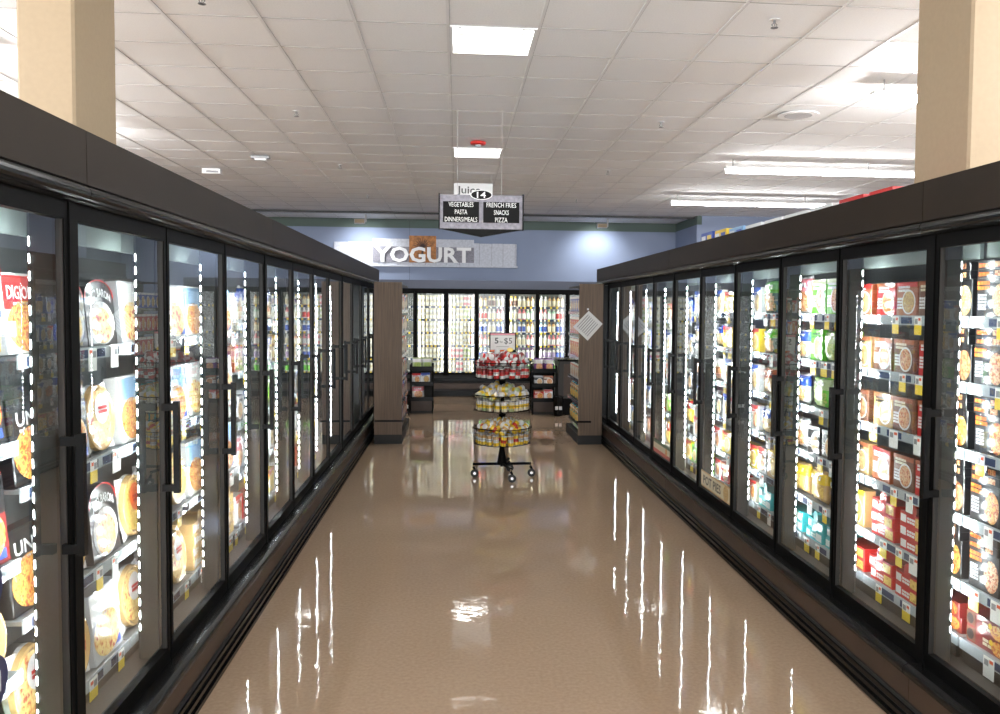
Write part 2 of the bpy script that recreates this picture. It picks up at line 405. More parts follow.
# pizzas
def pizza_box(key, base, band, letters, look, w=.244, h=.25, d=.05, lmat='pk_white', foodm='food_pizza', split=.55):
    a = pack_box(w, d, h, base, rects=[(-.5, .5, split, .97, band), (-.5, .5, 0, .03, base), (.05, .42, .05, .16, 'pk_blue')])
    n_ = 20   # half pizza rising from the bottom of the box
    a.disc(-.02 * w, .34 * h, .46 * w, -.0012, foodm, 22, rz=.32 * h)
    if letters: a.text(letters, -.02 * w, .76 * h, .17 * h, -.0024, lmat, min(.82, .17 * len(letters) + .18) * w, bold=.02)
    scribble(a, w, h, -.05, .63, .5, .05, lmat, 1)
    reg(key, a, 'frozen_pizza_box', 'frozen pizza', look, w, h, d)
pizza_box('uno', 'pk_black', 'pk_black', 'UNO', 'black boxed pizza with white serif lettering')
pizza_box('dig', 'pk_white', 'pk_red', 'DIGIORNO', 'white boxed pizza with red banner')
pizza_box('wpz', 'pk_white', 'pk_lightblue', None, 'pale boxed pizza with light blue banner')
pizza_box('bpz', 'pk_darkred', 'pk_black', None, 'dark red boxed pizza with black banner')
pizza_box('grz', 'pk_silver', 'pk_white', None, 'silvery boxed pizza with white banner', foodm='food_pepperoni')
# arched-top pizza box
w, h, d = .242, .265, .045
a = MB(); prof = [(-w / 2, 0), (w / 2, 0), (w / 2, .72 * h)] + [(w / 2 * math.cos(t), .72 * h + .28 * h * math.sin(t)) for t in [math.pi * q / 14 for q in range(1, 14)]] + [(-w / 2, .72 * h)]
i = len(a.v); a.v += [(x, 0, z) for x, z in prof] + [(x, d, z) for x, z in prof]; n_ = len(prof)
k = a.mi('pk_black')
for j in range(n_): a.f.append((i + j, i + (j + 1) % n_, i + n_ + (j + 1) % n_, i + n_ + j)); a.m.append(k)
a.f.append(tuple(range(i, i + n_))); a.m.append(k); a.f.append(tuple(range(i + 2 * n_ - 1, i + n_ - 1, -1))); a.m.append(k)
for q in range(14):
    t0 = math.pi * q / 14; t1 = math.pi * (q + 1) / 14
    def ar(t, rr): return (rr * w / 2 * math.cos(t), -.001, .72 * h + .28 * h * rr * math.sin(t))
    a.face([ar(t0, 1), ar(t1, 1), ar(t1, .93), ar(t0, .93)], 'pk_red')
a.disc(0, .34 * h, .44 * w, -.0012, 'film', 20, rz=.33 * h); a.disc(0, .3 * h, .36 * w, -.0018, 'food_pepperoni', 20, rz=.27 * h)
a.text('RED BARON', 0, .80 * h, .13 * h, -.0022, 'pk_white', .74 * w, bold=.02, xf=lambda x, z: (x, z - x * x * 3.0))
reg('red', a, 'frozen_pizza_box', 'frozen pizza', 'arched black pizza box with curved white lettering', w, h, d)
# film-wrapped round pizza standing on edge
def round_pizza(key, foodm, look, lab='pk_white'):
    a = MB(); R_ = .121
    prof = [(R_ * .2, 0)]
    seg = 26
    rings = [(0.0, -.012), (.8, -.014), (.9, -.022), (.97, -.02), (1.0, -.004), (1.0, .012), (.95, .018), (.0, .018)]
    i = len(a.v)
    for rr, yy in rings:
        a.v += [(rr * R_ * math.cos(2 * math.pi * q / seg), yy + .02, R_ + rr * R_ * math.sin(2 * math.pi * q / seg)) for q in range(seg)]
    for j in range(len(rings) - 1):
        k = a.mi(foodm if j < 1 else 'bag_tan' if j < 4 else 'film')
        for q in range(seg):
            a.f.append((i + j * seg + q, i + j * seg + (q + 1) % seg, i + (j + 1) * seg + (q + 1) % seg, i + (j + 1) * seg + q)); a.m.append(k)
    a.disc(.02, R_ * 1.25, .055, .004, lab, 16); scribble(a, 1, 1, .02, R_ * 1.25, .07, .03, 'pk_red', 2)
    # corner flaps of the film
    for sx in (-1, 1):
        a.face([(sx * .05, .02, .235), (sx * .112, .025, .243), (sx * .118, .02, .18)], 'film')
        a.face([(sx * .05, .02, .008), (sx * .115, .012, 0), (sx * .118, .02, .07)], 'film')
    reg(key, a, 'wrapped_pizza', 'frozen pizza', look, .243, .25, .05)
round_pizza('rp1', 'food_pepperoni', 'clear wrapped round pizza with pepperoni')
round_pizza('rp2', 'food_pizza', 'clear wrapped round pizza with red topping', 'pk_orange')
round_pizza('rp3', 'food_fries', 'clear wrapped golden cheese pizza', 'pk_orange')
# bags
def bag(key, base, band, foodm, look, w=.2, h=.22, d=.07, name='frozen_vegetable_bag', cat='frozen food', seed=1):
    rnd = random.Random(seed); a = MB(); nx, nz = 10, 12
    def prof(u, v):   # thickness factor
        e = (1 - abs(2 * u - 1) ** 3.2); f = (1 - abs(2 * v - 1) ** 4)
        return max(0, e * f) ** .6
    jit = [[rnd.uniform(-1, 1) for _ in range(nx + 1)] for _ in range(nz + 1)]
    def pt(i_, j, side):
        u, v = i_ / nx, j / nz; tt = prof(u, v)
        wob = .004 * jit[j][i_] * (0 < i_ < nx and 0 < j < nz)
        squeeze = 1 - .07 * math.sin(math.pi * v)
        x = (u - .5) * w * (1.0 if v in (0, 1) else squeeze)
        return (x, d / 2 + side * (tt * d / 2 + wob), v * h)
    for side in (-1, 1):
        for j in range(nz):
            for i_ in range(nx):
                u, v = (i_ + .5) / nx, (j + .5) / nz
                mt = 'bag_' + base
                if v > .62 and v < .9: mt = 'bag_' + band
                if ((u - .55) / .38) ** 2 + ((v - .33) / .27) ** 2 < 1: mt = foodm
                q = [pt(i_, j, side), pt(i_ + 1, j, side), pt(i_ + 1, j + 1, side), pt(i_, j + 1, side)]
                a.face(q if side < 0 else q[::-1], mt)
    for q in range(4): a.box((-.3 + q * .15) * w, (-.3 + q * .15 + .11) * w, -.001 + .004, .009, .70 * h, .82 * h, 'pk_white')
    me = a.mesh(name, True)
    bm = bmesh.new(); bm.from_mesh(me); bmesh.ops.remove_doubles(bm, verts=bm.verts, dist=1e-5); bm.to_mesh(me); bm.free()
    P[key] = dict(me=me, name=name, cat=cat, look=look, w=w, h=h, d=d)
bag('bg1', 'green', 'palegreen', 'food_green', 'bright green frozen vegetable bag')
bag('bg2', 'darkgreen', 'green', 'food_stir', 'dark green frozen vegetable bag', seed=2)
bag('bw1', 'white', 'blue', 'food_pasta', 'white and blue frozen food bag', seed=3)
bag('bw2', 'white', 'pink', 'food_meat', 'white bag with pink band and food', seed=4)
bag('bt1', 'tan', 'yellow', 'food_fries', 'tan and yellow bag of fries', seed=5, name='french_fries_bag')
bag('bt2', 'teal', 'white', 'food_fries', 'turquoise frozen snack bag', seed=6, h=.17, name='frozen_snack_bag')
bag('by1', 'yellow', 'red', 'food_fries', 'yellow bag with red band', seed=7, name='french_fries_bag')
bag('bs1', 'silver', 'white', 'food_meat', 'shiny silver frozen food bag', seed=8, name='frozen_snack_bag')
bag('bc1', 'cream', 'rust', 'food_stir', 'cream frozen bag with rust band', seed=9, name='frozen_snack_bag')
bag('bp1', 'purple', 'white', 'food_meat', 'purple snack bag with pale band', w=.16, h=.2, name='snack_bag', cat='snack bag', seed=10)
bag('bo1', 'palegreen', 'white', 'food_green', 'pale green and white produce bag', w=.16, h=.17, name='produce_bag', cat='snack bag', seed=11)
bag('bd1', 'teal', 'tan', 'food_fries', 'turquoise and tan pouch', w=.18, h=.2, name='snack_pouch', cat='snack bag', seed=12)

# ------------------------------------------------------------ freezer rows
Z_D0, Z_D1 = .25, 1.885
def glass_door(parent, s, D, y0, y1, handle=True):
    """one hinged glass door between y0 and y1; s=+1 right row, -1 left row"""
    X = lambda v: s * v
    fw = .021; x0, x1 = D, D + .03
    a = MB()
    yy0, yy1 = y0 + .008, y1 - .008
    a.box(X(x0), X(x1), yy0, yy0 + fw, Z_D0, Z_D1, 'black_metal'); a.box(X(x0), X(x1), yy1 - fw, yy1, Z_D0, Z_D1, 'black_metal')
    a.box(X(x0), X(x1), yy0 + fw, yy1 - fw, Z_D0, Z_D0 + .055, 'black_metal'); a.box(X(x0), X(x1), yy0 + fw, yy1 - fw, Z_D1 - .05, Z_D1, 'black_metal')
    for ya, yb in ((yy0 + fw, yy0 + fw + .004), (yy1 - fw - .004, yy1 - fw)):
        a.box(X(x0 + .004), X(x1), ya, yb, Z_D0 + .055, Z_D1 - .05, 'seam_dark')
    dr = a.build('door', parent)
    g = MB(); g.box(X(x0 + .012), X(x0 + .018), yy0 + fw + .004, yy1 - fw - .004, Z_D0 + .05, Z_D1 - .045, 'door_glass'); go = g.build('glass', dr)
    if handle:
        h = MB(); hy = yy1 - .055; xo = D - .052
        pr = .011
        h.box(X(xo - .008), X(xo + .012), hy - .011, hy + .011, .905, 1.245, 'black_gloss')
        for z in (.915, 1.215):
            h.box(X(xo + .012), X(x0 + .001), hy - .01, hy + .012, z - .004, z + .022, 'black_gloss')
        h.build('handle', dr)
    return dr
def led_mesh(s, z0, z1, x, y, facing):
    """column of LED lenses on the side of a mullion"""
    a = MB(); n_ = 30; dz = (z1 - z0) / n_
    xa, xb = s * x, s * (x + .0058); ya, yb = y, y - facing * .0085
    zs_ = []
    for q in range(n_): zs_ += [z0 + dz * (q + .2), z0 + dz * (q + .72)]
    for z_ in zs_: a.v += [(xa, ya, z_), (xb, yb, z_)]
    for q in range(len(zs_) - 1):
        a.f.append((2 * q, 2 * q + 1, 2 * q + 3, 2 * q + 2)); a.m.append(a.mi('led_light' if q % 2 == 0 else 'black_matte'))
    return a
def freezer_row(s, D, cases, shelf_z, yend, side):
    X = lambda v: s * v
    PD = D + .15      # plane of the shelf rails
    doors = []
    for ci, (bounds, lab) in enumerate(cases):
        y0, y1 = bounds[0], bounds[-1]
        last = ci == len(cases) - 1
        ye = yend if last else y1
        E_ = empty('freezer_case', (X(D), (y0 + ye) / 2, 0), lab, 'freezer', 'freezer cases along the aisle')
        def bl(a, nm, par=E_, **kw):
            ox, oy = X(D), (y0 + ye) / 2
            o = a.build(nm, par, **kw); 
            return o
        off = Vector((X(D), (y0 + ye) / 2, 0))
        made = []
        # body shell
        a = MB(); B = D + .62
        a.box(X(B - .04), X(B), y0, ye, .12, 1.93, 'case_inside'); a.box(X(D + .06), X(B - .04), y0, ye, 1.885, 1.93, 'case_inside')
        a.box(X(D + .03), X(B), y0, ye, .0, .26, 'case_base')
        a.box(X(D + .20), X(D + .215), y0 + .02, ye - .02, 1.80, 1.885, 'header_pale'); a.box(X(D + .155), X(D + .17), y0 + .02, ye - .02, .26, .31, 'case_base')
        made.append(a.build('body', E_))
        # end walls
        a = MB()
        for yy in ([y0] if ci == 0 else []) + ([ye] if last else []):
            a.box(X(D + .0), X(B), yy - .02, yy + .02, 0, 1.93, 'black_matte')
        if a.v: made.append(a.build('end_panel', E_))
        # cornice with a seam at each case end
        a = MB(); cx = D - .045
        a.box(X(cx), X(B), y0 + .002, ye - .002, 1.935, 2.085, 'cornice_brown')
        made.append(a.build('cornice', E_))
        # rounded valance strip under the cornice
        a = MB(); prof = [(X(D + .03), 1.885), (X(D + .03), 1.935)] + [(X(cx - .012 + .03 - .03 * math.sin(t)), 1.9125 + .0225 * math.cos(t)) for t in [math.pi * q / 8 for q in range(9)]] + [(X(cx + .03), 1.885)]
        a.prism(prof, y0 + .003, ye - .003, 'y', 'black_gloss'); o = a.build('valance', E_); recalc(o.data); made.append(o)
        # lower brown panel, bumper rail, kick grille
        a = MB(); a.box(X(D - .045), X(D + .06), y0 + .002, ye - .002, .10, .205, 'panel_brown'); made.append(a.build('lower_panel', E_))
        a = MB(); prof = [(X(D + .03), .2), (X(D + .03), .25), (X(D - .05), .25)] + [(X(D - .06 - .012 * math.sin(t)), .225 + .02 * math.cos(t)) for t in [math.pi * q / 6 for q in range(7)]] + [(X(D - .05), .2)]
        a.prism(prof, y0 + .003, ye - .003, 'y', 'black_gloss'); o = a.build('bumper_rail', E_); recalc(o.data); made.append(o)
        a = MB(); a.box(X(D - .055), X(D + .06), y0, ye, 0, .10, 'black_matte')
        for q in range(3): a.box(X(D - .08 + q * .008), X(D - .054), y0, ye, .008 + q * .03, .026 + q * .03, 'black_gloss')
        made.append(a.build('kick_grille', E_))
        # mullions with their light strips
        for bi, y in enumerate(bounds):
            wide = bi in (0, len(bounds) - 1)
            hw = .022
            if bi == len(bounds) - 1 and not last: continue   # shared with the next case
            a = MB(); a.box(X(D + .036), X(D + .075), y - .03, y + .03, .25, 1.885, 'fin_grey'); a.prism([(X(D + .07), y - .017), (X(D + .07), y + .017), (X(D + .104), y + .017), (X(D + .116), y + .006), (X(D + .116), y - .006), (X(D + .104), y - .017)], .25, 1.885, 'z', 'fin_grey')
            if wide: a.box(X(D - .006), X(D + .036), y - .022, y + .022, .25, 1.90, 'black_metal')
            mu = a.build('mullion', E_); made.append(mu)
            for fc in (-1, 1):
                l = led_mesh(s, .36, 1.80, D + .1055, y + fc * .0182, fc); lo = l.build('light_strip', mu)
        # doors and shelves
        for bi in range(len(bounds) - 1):
            ya, yb = bounds[bi], bounds[bi + 1]
            e0 = .014 if bi == 0 else 0; e1 = .014 if bi == len(bounds) - 2 else 0
            dr = glass_door(E_, s, D, ya + e0, yb - e1); made.append(dr)
            zs = shelf_z[len(doors)]
            doors.append((ya, yb, zs, dr))
            for zi, z in enumerate(zs):
                a = MB(); a.box(X(PD + .006), X(B - .045), ya + .006, yb - .006, z - .012, z, 'shelf_metal'); sh = a.build('shelf', E_); made.append(sh)
                a = MB(); a.box(X(PD), X(PD + .006), ya + .006, yb - .006, z - .036, z + .006, 'rail_plastic')
                y = ya + .05
                while y < yb - .12:
                    l = random.uniform(.06, .13); a.box(X(PD - .0012), X(PD), y, y + l, z - .03, z - .002, random.choice(['rail_navy', 'rail_navy', 'rail_plastic'])); y += l + random.uniform(.02, .09)
                a.build('price_rail', sh)
                y = ya + .07 + random.uniform(0, .05)
                while y < yb - .11:
                    t = MB(); tw = random.choice([.05, .06, .07]); zb = z - .075
                    t.box(X(PD - .006), X(PD - .0035), y, y + tw, z - .034, z + .002, 'tag_white'); t.box(X(PD - .006), X(PD - .0035), y, y + tw, zb, z - .034, random.choice(['tag_yellow', 'tag_yellow', 'tag_white']))
                    t.box(X(PD - .0068), X(PD - .006), y + .004, y + tw * .4, z - .016, z - .004, 'tag_red'); t.box(X(PD - .0068), X(PD - .006), y + tw * .5, y + tw * .9, z - .03, z - .008, 'print_grey')
                    t.build('price_tag', sh); y += random.choice([.13, .18, .24])
        # children were modelled in world space: move them into the case's frame
        for o in made: o.location = -off
    return doors
# the mullion / shelf children of children keep their world-space meshes because the parent carries the shift

RZ6 = [1.575, 1.325, 1.07, .815, .56, .345]
LZ5 = [1.545, 1.21, .875, .555, .32]
LZ4 = [1.45, 1.07, .69, .33]
MIX5 = [1.5, 1.22, .93, .64, .345]
DR, DL = 1.78, 1.08
rb = [2.25, 3.01]
rA = [3.01, 3.78, 4.49, 5.245, 6.01, 6.775]
rB = [6.775, 7.50, 8.26, 9.02, 9.76]
right_doors = freezer_row(1, DR, [([1.49] + rb, 'black framed two door freezer case nearest the camera on the right'), (rA, 'black framed five door freezer case in the middle of the right row'), (rB, 'black framed freezer case at the far end of the right row')],
                          [RZ6, RZ6] + [RZ6] * 3 + [RZ6] * 2 + [MIX5] * 4, 10.35, 'right')
lA = [1.70, 2.465]
lB = [2.465, 3.24, 4.03, 4.85]
lC = [4.85, 5.655, 6.44, 7.235, 8.04]
lD = [8.04, 8.85, 9.66, 10.47, 11.28]
left_doors = freezer_row(-1, DL, [(lA, 'black framed single door freezer case nearest the camera on the left'), (lB, 'black framed three door freezer case full of pizzas on the left'), (lC, 'black framed four door freezer case in the middle of the left row'), (lD, 'black framed freezer case at the far end of the left row')],
                         [LZ5] + [LZ4] * 3 + [MIX5] * 8, 11.32, 'left')

# ------------------------------------------------------------ stock the freezers
DOORNAME = {}
def stock(s, D, doors, plan, side):
    rot = -math.pi / 2 if s > 0 else math.pi / 2
    for di, (ya, yb, zs, dr) in enumerate(doors):
        rows = plan[di]
        if rows is None: continue
        for zi, z in enumerate(zs):
            spec = rows[zi % len(rows)]
            top = (zs[zi - 1] - .08) if zi else z + .235
            ys, ye_ = ya + .012, yb - .012
            keys = []; used = 0
            while True:
                key = spec[len(keys) % len(spec)]; kk = key[0] if isinstance(key, tuple) else key
                if used + P[kk]['w'] > ye_ - ys: break
                keys.append(key); used += P[kk]['w']
            gap = (ye_ - ys - used) / len(keys); y = ys + gap / 2
            for cnt, key in enumerate(keys):
                stack = 1
                if isinstance(key, tuple): key, stack = key
                p = P[key]; zz = z + .0005
                for q in range(stack):
                    av = top - zz; sz = min(1, av / p['h'])
                    if q and sz < 1 or sz < .6: break
                    lean = -.09 if ('pizza' in p['name']) else 0
                    jx = random.uniform(0, .014); jr = random.uniform(-.02, .02)
                    lvl = '' if stack == 1 else (['bottom', 'second', 'third', 'fourth', 'fifth'][q] + ' in ')
                    lb = f"{p['look']}, {lvl}{ORD[cnt]} spot on {ORD[zi]} shelf, {side} freezer door {NUM[di]}"
                    if len(lb.split()) > 16: lb = lb.replace(' with orange lettering', '').replace(' with ', ', ')
                    o = place(p['name'], p['me'], (s * (D + .165 + jx), y + p['w'] / 2, zz + (p['d'] * .092 if lean else 0)), (lean, 0, rot + jr), lb, p['cat'], f"{p['name'].replace('_', ' ')}es on freezer shelves" if p['name'].endswith('box') else f"{p['name'].replace('_', ' ')}s on freezer shelves")
                    o.scale = (1, 1, sz)
                    zz += p['h'] * sz + .0008
                if key in ('bk1', 'bk2', 'bk3'):
                    f = P['bkf']
                    for q in range(2):
                        if zz + f['h'] < z + .225:
                            lb = f"flat black meal carton, {['lower', 'upper'][q]} one lying above {ORD[cnt]} spot, {ORD[zi]} shelf, {side} freezer door {NUM[di]}"
                            place(f['name'], f['me'], (s * (D + .166), y + p['w'] / 2, zz), (0, 0, rot), lb, f['cat'], 'frozen meal boxes on freezer shelves'); zz += f['h'] + .0008
                y += p['w'] + gap
bkrow = [['bk1', 'bk2', 'bk3'], ['bk2', 'bk3', 'bk1'], ['bk3', 'bk1', 'bk2'], ['bk3', 'bk2', 'bk1'], ['bk2', 'bk1', 'bk3'], [('dinner', 2)]]
planR = [None, bkrow,
         [['bk1', 'rb2', 'rb1', 'rb3'], ['bk2', 'rb3', 'rb2', 'rb2'], ['bk3', 'rb3', 'rb2', 'rb4'], ['bk2', 'rb3', 'rb2', 'rb1'], ['bk3', ('rf', 3), ('rf', 3)], [('dinner', 2), ('rf', 2), ('rf', 2)]],
         [['rb1', 'gr2', 'gr1', 'gr1'], ['rb4', 'gr1', 'bg1', 'gr2'], ['rb2', 'bg1', 'bg1'], ['rb4', 'dk1', 'dk1', 'dk1'], ['tn1', 'bt1', 'bt1'], [('rf', 2), ('tf', 2), ('tf', 2)]],
         [['bw2', 'bg2', 'bg2'], ['bw1', 'bc1', 'bg2'], ['bw1', 'bg2', 'bc1'], ['bs1', 'bc1', 'bw1'], ['bt1', 'tn1', 'tn1', 'wh2'], [('tf', 2), 'bt2', ('tf', 2)]],
         [['wh1', 'wh2', 'wh1', 'ye1'], ['ye1', 'wh1', 'wh2'], ['wh1', 'wh1', 'ye1'], ['wh2', 'wh1', 'dk1'], ['ye1', 'ye1', 'wh2'], ['pp1', 'rb3', 'pp1', 'rb3']],
         [['wh1', 'bs1', 'wh2'], ['bw1', 'wh1', 'wh1'], ['bs1', 'wh2', 'bw1'], ['dk1', 'wh1', 'wh2'], ['wh2', 'ye1', 'wh1'], ['wh2', 'gr2', 'wh1']],
         [['bl1', 'bw1', 'rb1'], ['wh1', 'rb2', 'bs1'], ['dk1', 'wh2', 'wh1'], ['by1', 'bw1'], ['ye1', 'wh2', 'rb3']],
         [['rb1', 'wh2', 'rb2', 'wh1'], ['wh1', 'bw1', 'dk1'], ['wh2', 'bs1', 'wh1'], ['bg1', 'rb3', 'wh1'], ['by1', 'wh2', 'rb4']],
         [['bl1', 'wh1', 'bw1'], ['bl1', 'wh2', 'wh1'], ['dk1', 'bw1', 'wh1'], ['wh1', 'bs1'], ['rb2', 'wh1', 'ye1']],
         [['wh1', 'wh2', 'bw1'], ['bl1', 'rb1', 'wh1'], ['wh2', 'wh1', 'dk1'], ['bw1', 'bw2'], ['wh1', 'wh2', 'rb3']]]
planL = [[['dig', 'dig'], ['uno', 'bpz', 'uno'][::-1], ['bpz', 'uno'], ['rp2', 'rp1'], [('tf', 2), ('rf', 2), ('gf', 2)]],
         [['dig', 'red', 'red'], ['uno', 'uno', 'rp1'], ['uno', 'rp3', 'red'], ['rp1', 'rp2', 'grz']],
         [['grz', 'wpz'], ['wpz', 'grz'], ['rp3', 'grz'], ['rp1', 'grz']],
         [['wpz', 'grz'], ['grz', 'bpz'], ['wpz', 'rp3'], [('of', 4), ('of', 4)]],
         ] + [[['wh1', 'bw1', 'wh2'], ['rb1', 'wh2', 'bs1'], ['dk1', 'wh1', 'bl1'], ['bw2', 'wh1'], ['wh2', 'rb3', 'tn1']],
              [['bw1', 'wh1', 'wh2'], ['wh1', 'tn1', 'wh2'], ['bg1', 'bs1'], ['wh1', 'dk1', 'rb4'], ['ye1', 'wh1']]] * 4
stock(1, DR, right_doors, planR, 'right')
stock(-1, DL, left_doors, planL, 'left')

# stickers and decals on the doors
dr = right_doors[5][3]; ya, yb = right_doors[5][0], right_doors[5][1]
def decal(door, s, D, ya, yb, z0, z1, build, off):
    """flat print on the glass; built facing -y then turned to face the aisle"""
    a = MB(); build(a, yb - ya, z1 - z0)
    o = a.build('decal', door)
    o.rotation_euler.z = -math.pi / 2 if s > 0 else math.pi / 2
    o.location = (s * (D + .0105), (ya + yb) / 2, z0)
    return o
def potpies(a, w, h):
    a.box(-w / 2, w / 2, -.001, 0, 0, h, 'pk_tan'); a.box(-w / 2 + .01, w / 2 - .01, -.002, 0, .01, h - .01, 'pk_cream')
    a.text('POT PIES', -.1 * w, h / 2, h * .55, -.003, 'pk_black', w * .62, bold=.02); a.disc(.38 * w, h / 2, h * .48, -.0035, 'food_pasta', 16)
def banner(a, w, h):
    a.box(-w / 2, w / 2, -.001, 0, 0, h, 'pk_cream'); a.box(-w / 2, w / 2, -.002, 0, h * .75, h, 'pk_darkgreen'); a.box(-w / 2, w / 2, -.002, 0, 0, h * .3, 'pk_red')
    a.disc(.3 * w, h * .5, h * .3, -.003, 'food_pizza', 14)
decal(right_doors[5][3], 1, DR, 5.30, 5.95, .315, .43, potpies, 0)
decal(right_doors[7][3], 1, DR, 6.86, 7.44, .315, .43, banner, 0)
for q, (z, yy) in enumerate(((.93, 2.03), (.70, 2.045), (.47, 2.06))):
    a = MB(); a.disc(0, 0, .065, -.001, 'navy', 24); a.disc(0, 0, .058, -.0012, 'navy', 24)
    a.face([(-.02, -.0022, -.03), (.03, -.0022, -.03), (.03, -.0022, .02), (.0, -.0022, .035)], 'pk_silver')
    o = a.build('round_sticker', left_doors[0][3]); o.rotation_euler.z = math.pi / 2; o.location = (-(DL + .0105), yy, z)

# products lying on top of the right cases
for q, (y, col, l) in enumerate(((6.55, 'pk_blue', .3), (6.2, 'pk_yellow', .28), (5.85, 'pk_lightblue', .3), (5.5, 'pk_white', .3), (5.15, 'pk_white', .28), (4.8, 'pk_white', .3), (4.45, 'pk_white', .28), (4.1, 'pk_red', .26), (3.8, 'pk_red', .22))):
    a = pack_box(l, .22, (.125, .115, .10, .09, .088, .086, .086, .086, .084)[q], col, rects=[(-.45, -.1, .2, .8, 'pk_white'), (.05, .4, .2, .8, 'pk_yellow' if col == 'pk_blue' else 'pk_blue' if q < 3 else col)])
    o = a.build('carton', None); o.location = (1.98, y, 2.0855); o.rotation_euler.z = -math.pi / 2; recalc(o.data)
    tag(o, f"{col[3:].replace('lightblue', 'light blue')} carton lying on top of the right freezers, {ORD[q]} from the far end", 'carton', 'cartons on top of the right freezers')

# ------------------------------------------------------------ end gondolas
def gondola(x0, x1, y0, y1, face, lab, packs, side):
    """brown end panel towards the camera, shelves open towards the aisle (face = +1 faces +x)"""
    E_ = empty('shelving_unit', ((x0 + x1) / 2, (y0 + y1) / 2, 0), lab, 'shelf unit'); off = Vector(E_.location); made = []
    a = MB(); a.box(x0, x1, y0, y0 + .03, .11, 1.885, 'wood_panel'); made.append(a.build('end_panel', E_))
    a = MB(); a.box(x0 + .0, x1 - .0, y0 + .012, y1, 0, .11, 'black_matte'); made.append(a.build('plinth', E_))
    a = MB(); a.box(x0 + (0 if face > 0 else -.02), x1 + (.02 if face > 0 else -.13), y0 - .018, y0, .262, .282, 'black_gloss'); made.append(a.build('bumper_strip', E_))
    bx = x0 if face > 0 else x1
    a = MB(); a.box(bx, bx + face * .02, y0 + .03, y1, .11, 1.885, 'seam_dark'); made.append(a.build('back_panel', E_))
    zs = [.2, .48, .75, 1.02, 1.29, 1.56]
    fx = x1 if face > 0 else x0
    for z in zs + [1.87]:
        a = MB(); a.box(bx + face * .02, fx - face * .02, y0 + .03, y1, z - .015, z, 'seam_dark'); sh = a.build('shelf', E_); made.append(sh)
        if z < 1.8:
            a = MB(); a.box(fx - face * .02, fx - face * .017, y0 + .03, y1, z - .035, z + .004, 'rail_navy'); a.build('price_rail', sh)
    for o in made: o.location = -off
    rot = math.pi / 2 if face > 0 else -math.pi / 2
    for zi, z in enumerate(reversed(zs)):
        y = y0 + .05; cnt = 0
        while True:
            p = P[packs[(zi * 2 + cnt) % len(packs)] if side == 'left' else packs[zi]]
            if y + p['w'] > y1 - .01: break
            lb = f"{p['look']}, {ORD[cnt]} spot on {ORD[zi]} shelf of the {side} aisle-end unit"
            place(p['name'], p['me'], (fx - face * .03, y + p['w'] / 2, z + .001), (0, 0, rot), lb, p['cat'], f"packs on the {side} aisle-end unit")
            y += p['w'] + .01; cnt += 1
    return E_
meal('sg1', 'pk_brown', 'pk_orange', 'pk_white', 'food_meat', 'brown snack carton with orange top', w=.16, h=.2, name='snack_carton')
meal('sg2', 'pk_black', 'pk_white', 'pk_white', 'food_pasta', 'black snack carton with white top', w=.15, h=.19, name='snack_carton')
meal('sg3', 'pk_red', 'pk_white', 'pk_white', 'food_pizza', 'red snack carton with white top', w=.15, h=.2, name='snack_carton')
meal('sg4', 'pk_blue', 'pk_white', 'pk_white', 'food_pasta', 'blue snack carton with white top', w=.15, h=.18, name='snack_carton')
gondola(-.955, -.634, 9.8, 11.3, 1, 'brown panelled aisle-end shelving beyond the left freezers', ['sg2', 'sg1', 'wh2', 'sg2', 'sg3', 'wh2', 'sg4'], 'left')
gondola(1.42, 1.70, 9.66, 10.75, -1, 'brown panelled aisle-end shelving with paper notice beyond the right freezers', ['sg4', 'sg3', 'sg3', 'wh2', 'bd1', 'bd1'], 'right')
# paper notice pinned corner-up on the right end panel
a = MB(); hw = .13
pts = [(0, -hw * 1.36), (hw * 1.35, .02), (.01, hw * 1.32), (-hw * 1.33, -.015)]
a.face([(x, 0, z) for x, z in pts], 'paper'); a.face([(x, .001, z) for x, z in pts][::-1], 'paper')
dx = Vector((pts[3][0] - pts[0][0], 0, pts[3][1] - pts[0][1])); dy = Vector((pts[1][0] - pts[0][0], 0, pts[1][1] - pts[0][1])); o0 = Vector((pts[0][0], -.001, pts[0][1]))
for q in range(7):
    t = .16 + q * .11
    p0 = o0 + dy * .12 + dx * t; p1 = o0 + dy * .85 + dx * t; p2 = p1 + dx * .035; p3 = p0 + dx * .035
    a.face([p0, p1, p2, p3], 'print_grey')
o = a.build('paper_notice'); o.location = (1.52, 9.655, 1.40); tag(o, 'white paper notice hung corner up on the right aisle-end panel', 'notice')
pn = MB(); pn.disc(0, 0, .012, -.002, 'pk_white', 12); q_ = pn.build('pin', o); q_.location = (0, 0, .19)

# ------------------------------------------------------------ dairy cases at the back
YD = 15.0; DP = .545
E_ = empty('dairy_case', (.35, YD, 0), 'long lit dairy case with black framed glass doors at the back', 'dairy case')
off = Vector(E_.location); made = []
x_first = -.192 - 3 * DP; xs = [x_first + DP * q for q in range(9)]
xA, xB = xs[0], xs[-1]
a = MB(); a.box(xA, xB, YD + .62, YD + .66, 0, 1.93, 'case_inside'); a.box(xA, xB, YD + .1, YD + .62, 1.86, 1.93, 'case_inside'); a.box(xA - .04, xA, YD, YD + .66, 0, 1.93, 'black_matte'); a.box(xB, xB + .04, YD, YD + .66, 0, 1.93, 'black_matte'); made.append(a.build('body', E_))
a = MB(); a.box(xA, xB, YD + .02, YD + .62, 0, .40, 'black_matte'); a.box(xA, xB, YD - .03, YD + .02, .02, .10, 'black_gloss'); a.box(xA, xB, YD - .01, YD + .02, .14, .24, 'panel_brown'); a.box(xA, xB, YD - .04, YD + .02, .28, .33, 'black_gloss'); made.append(a.build('base', E_))
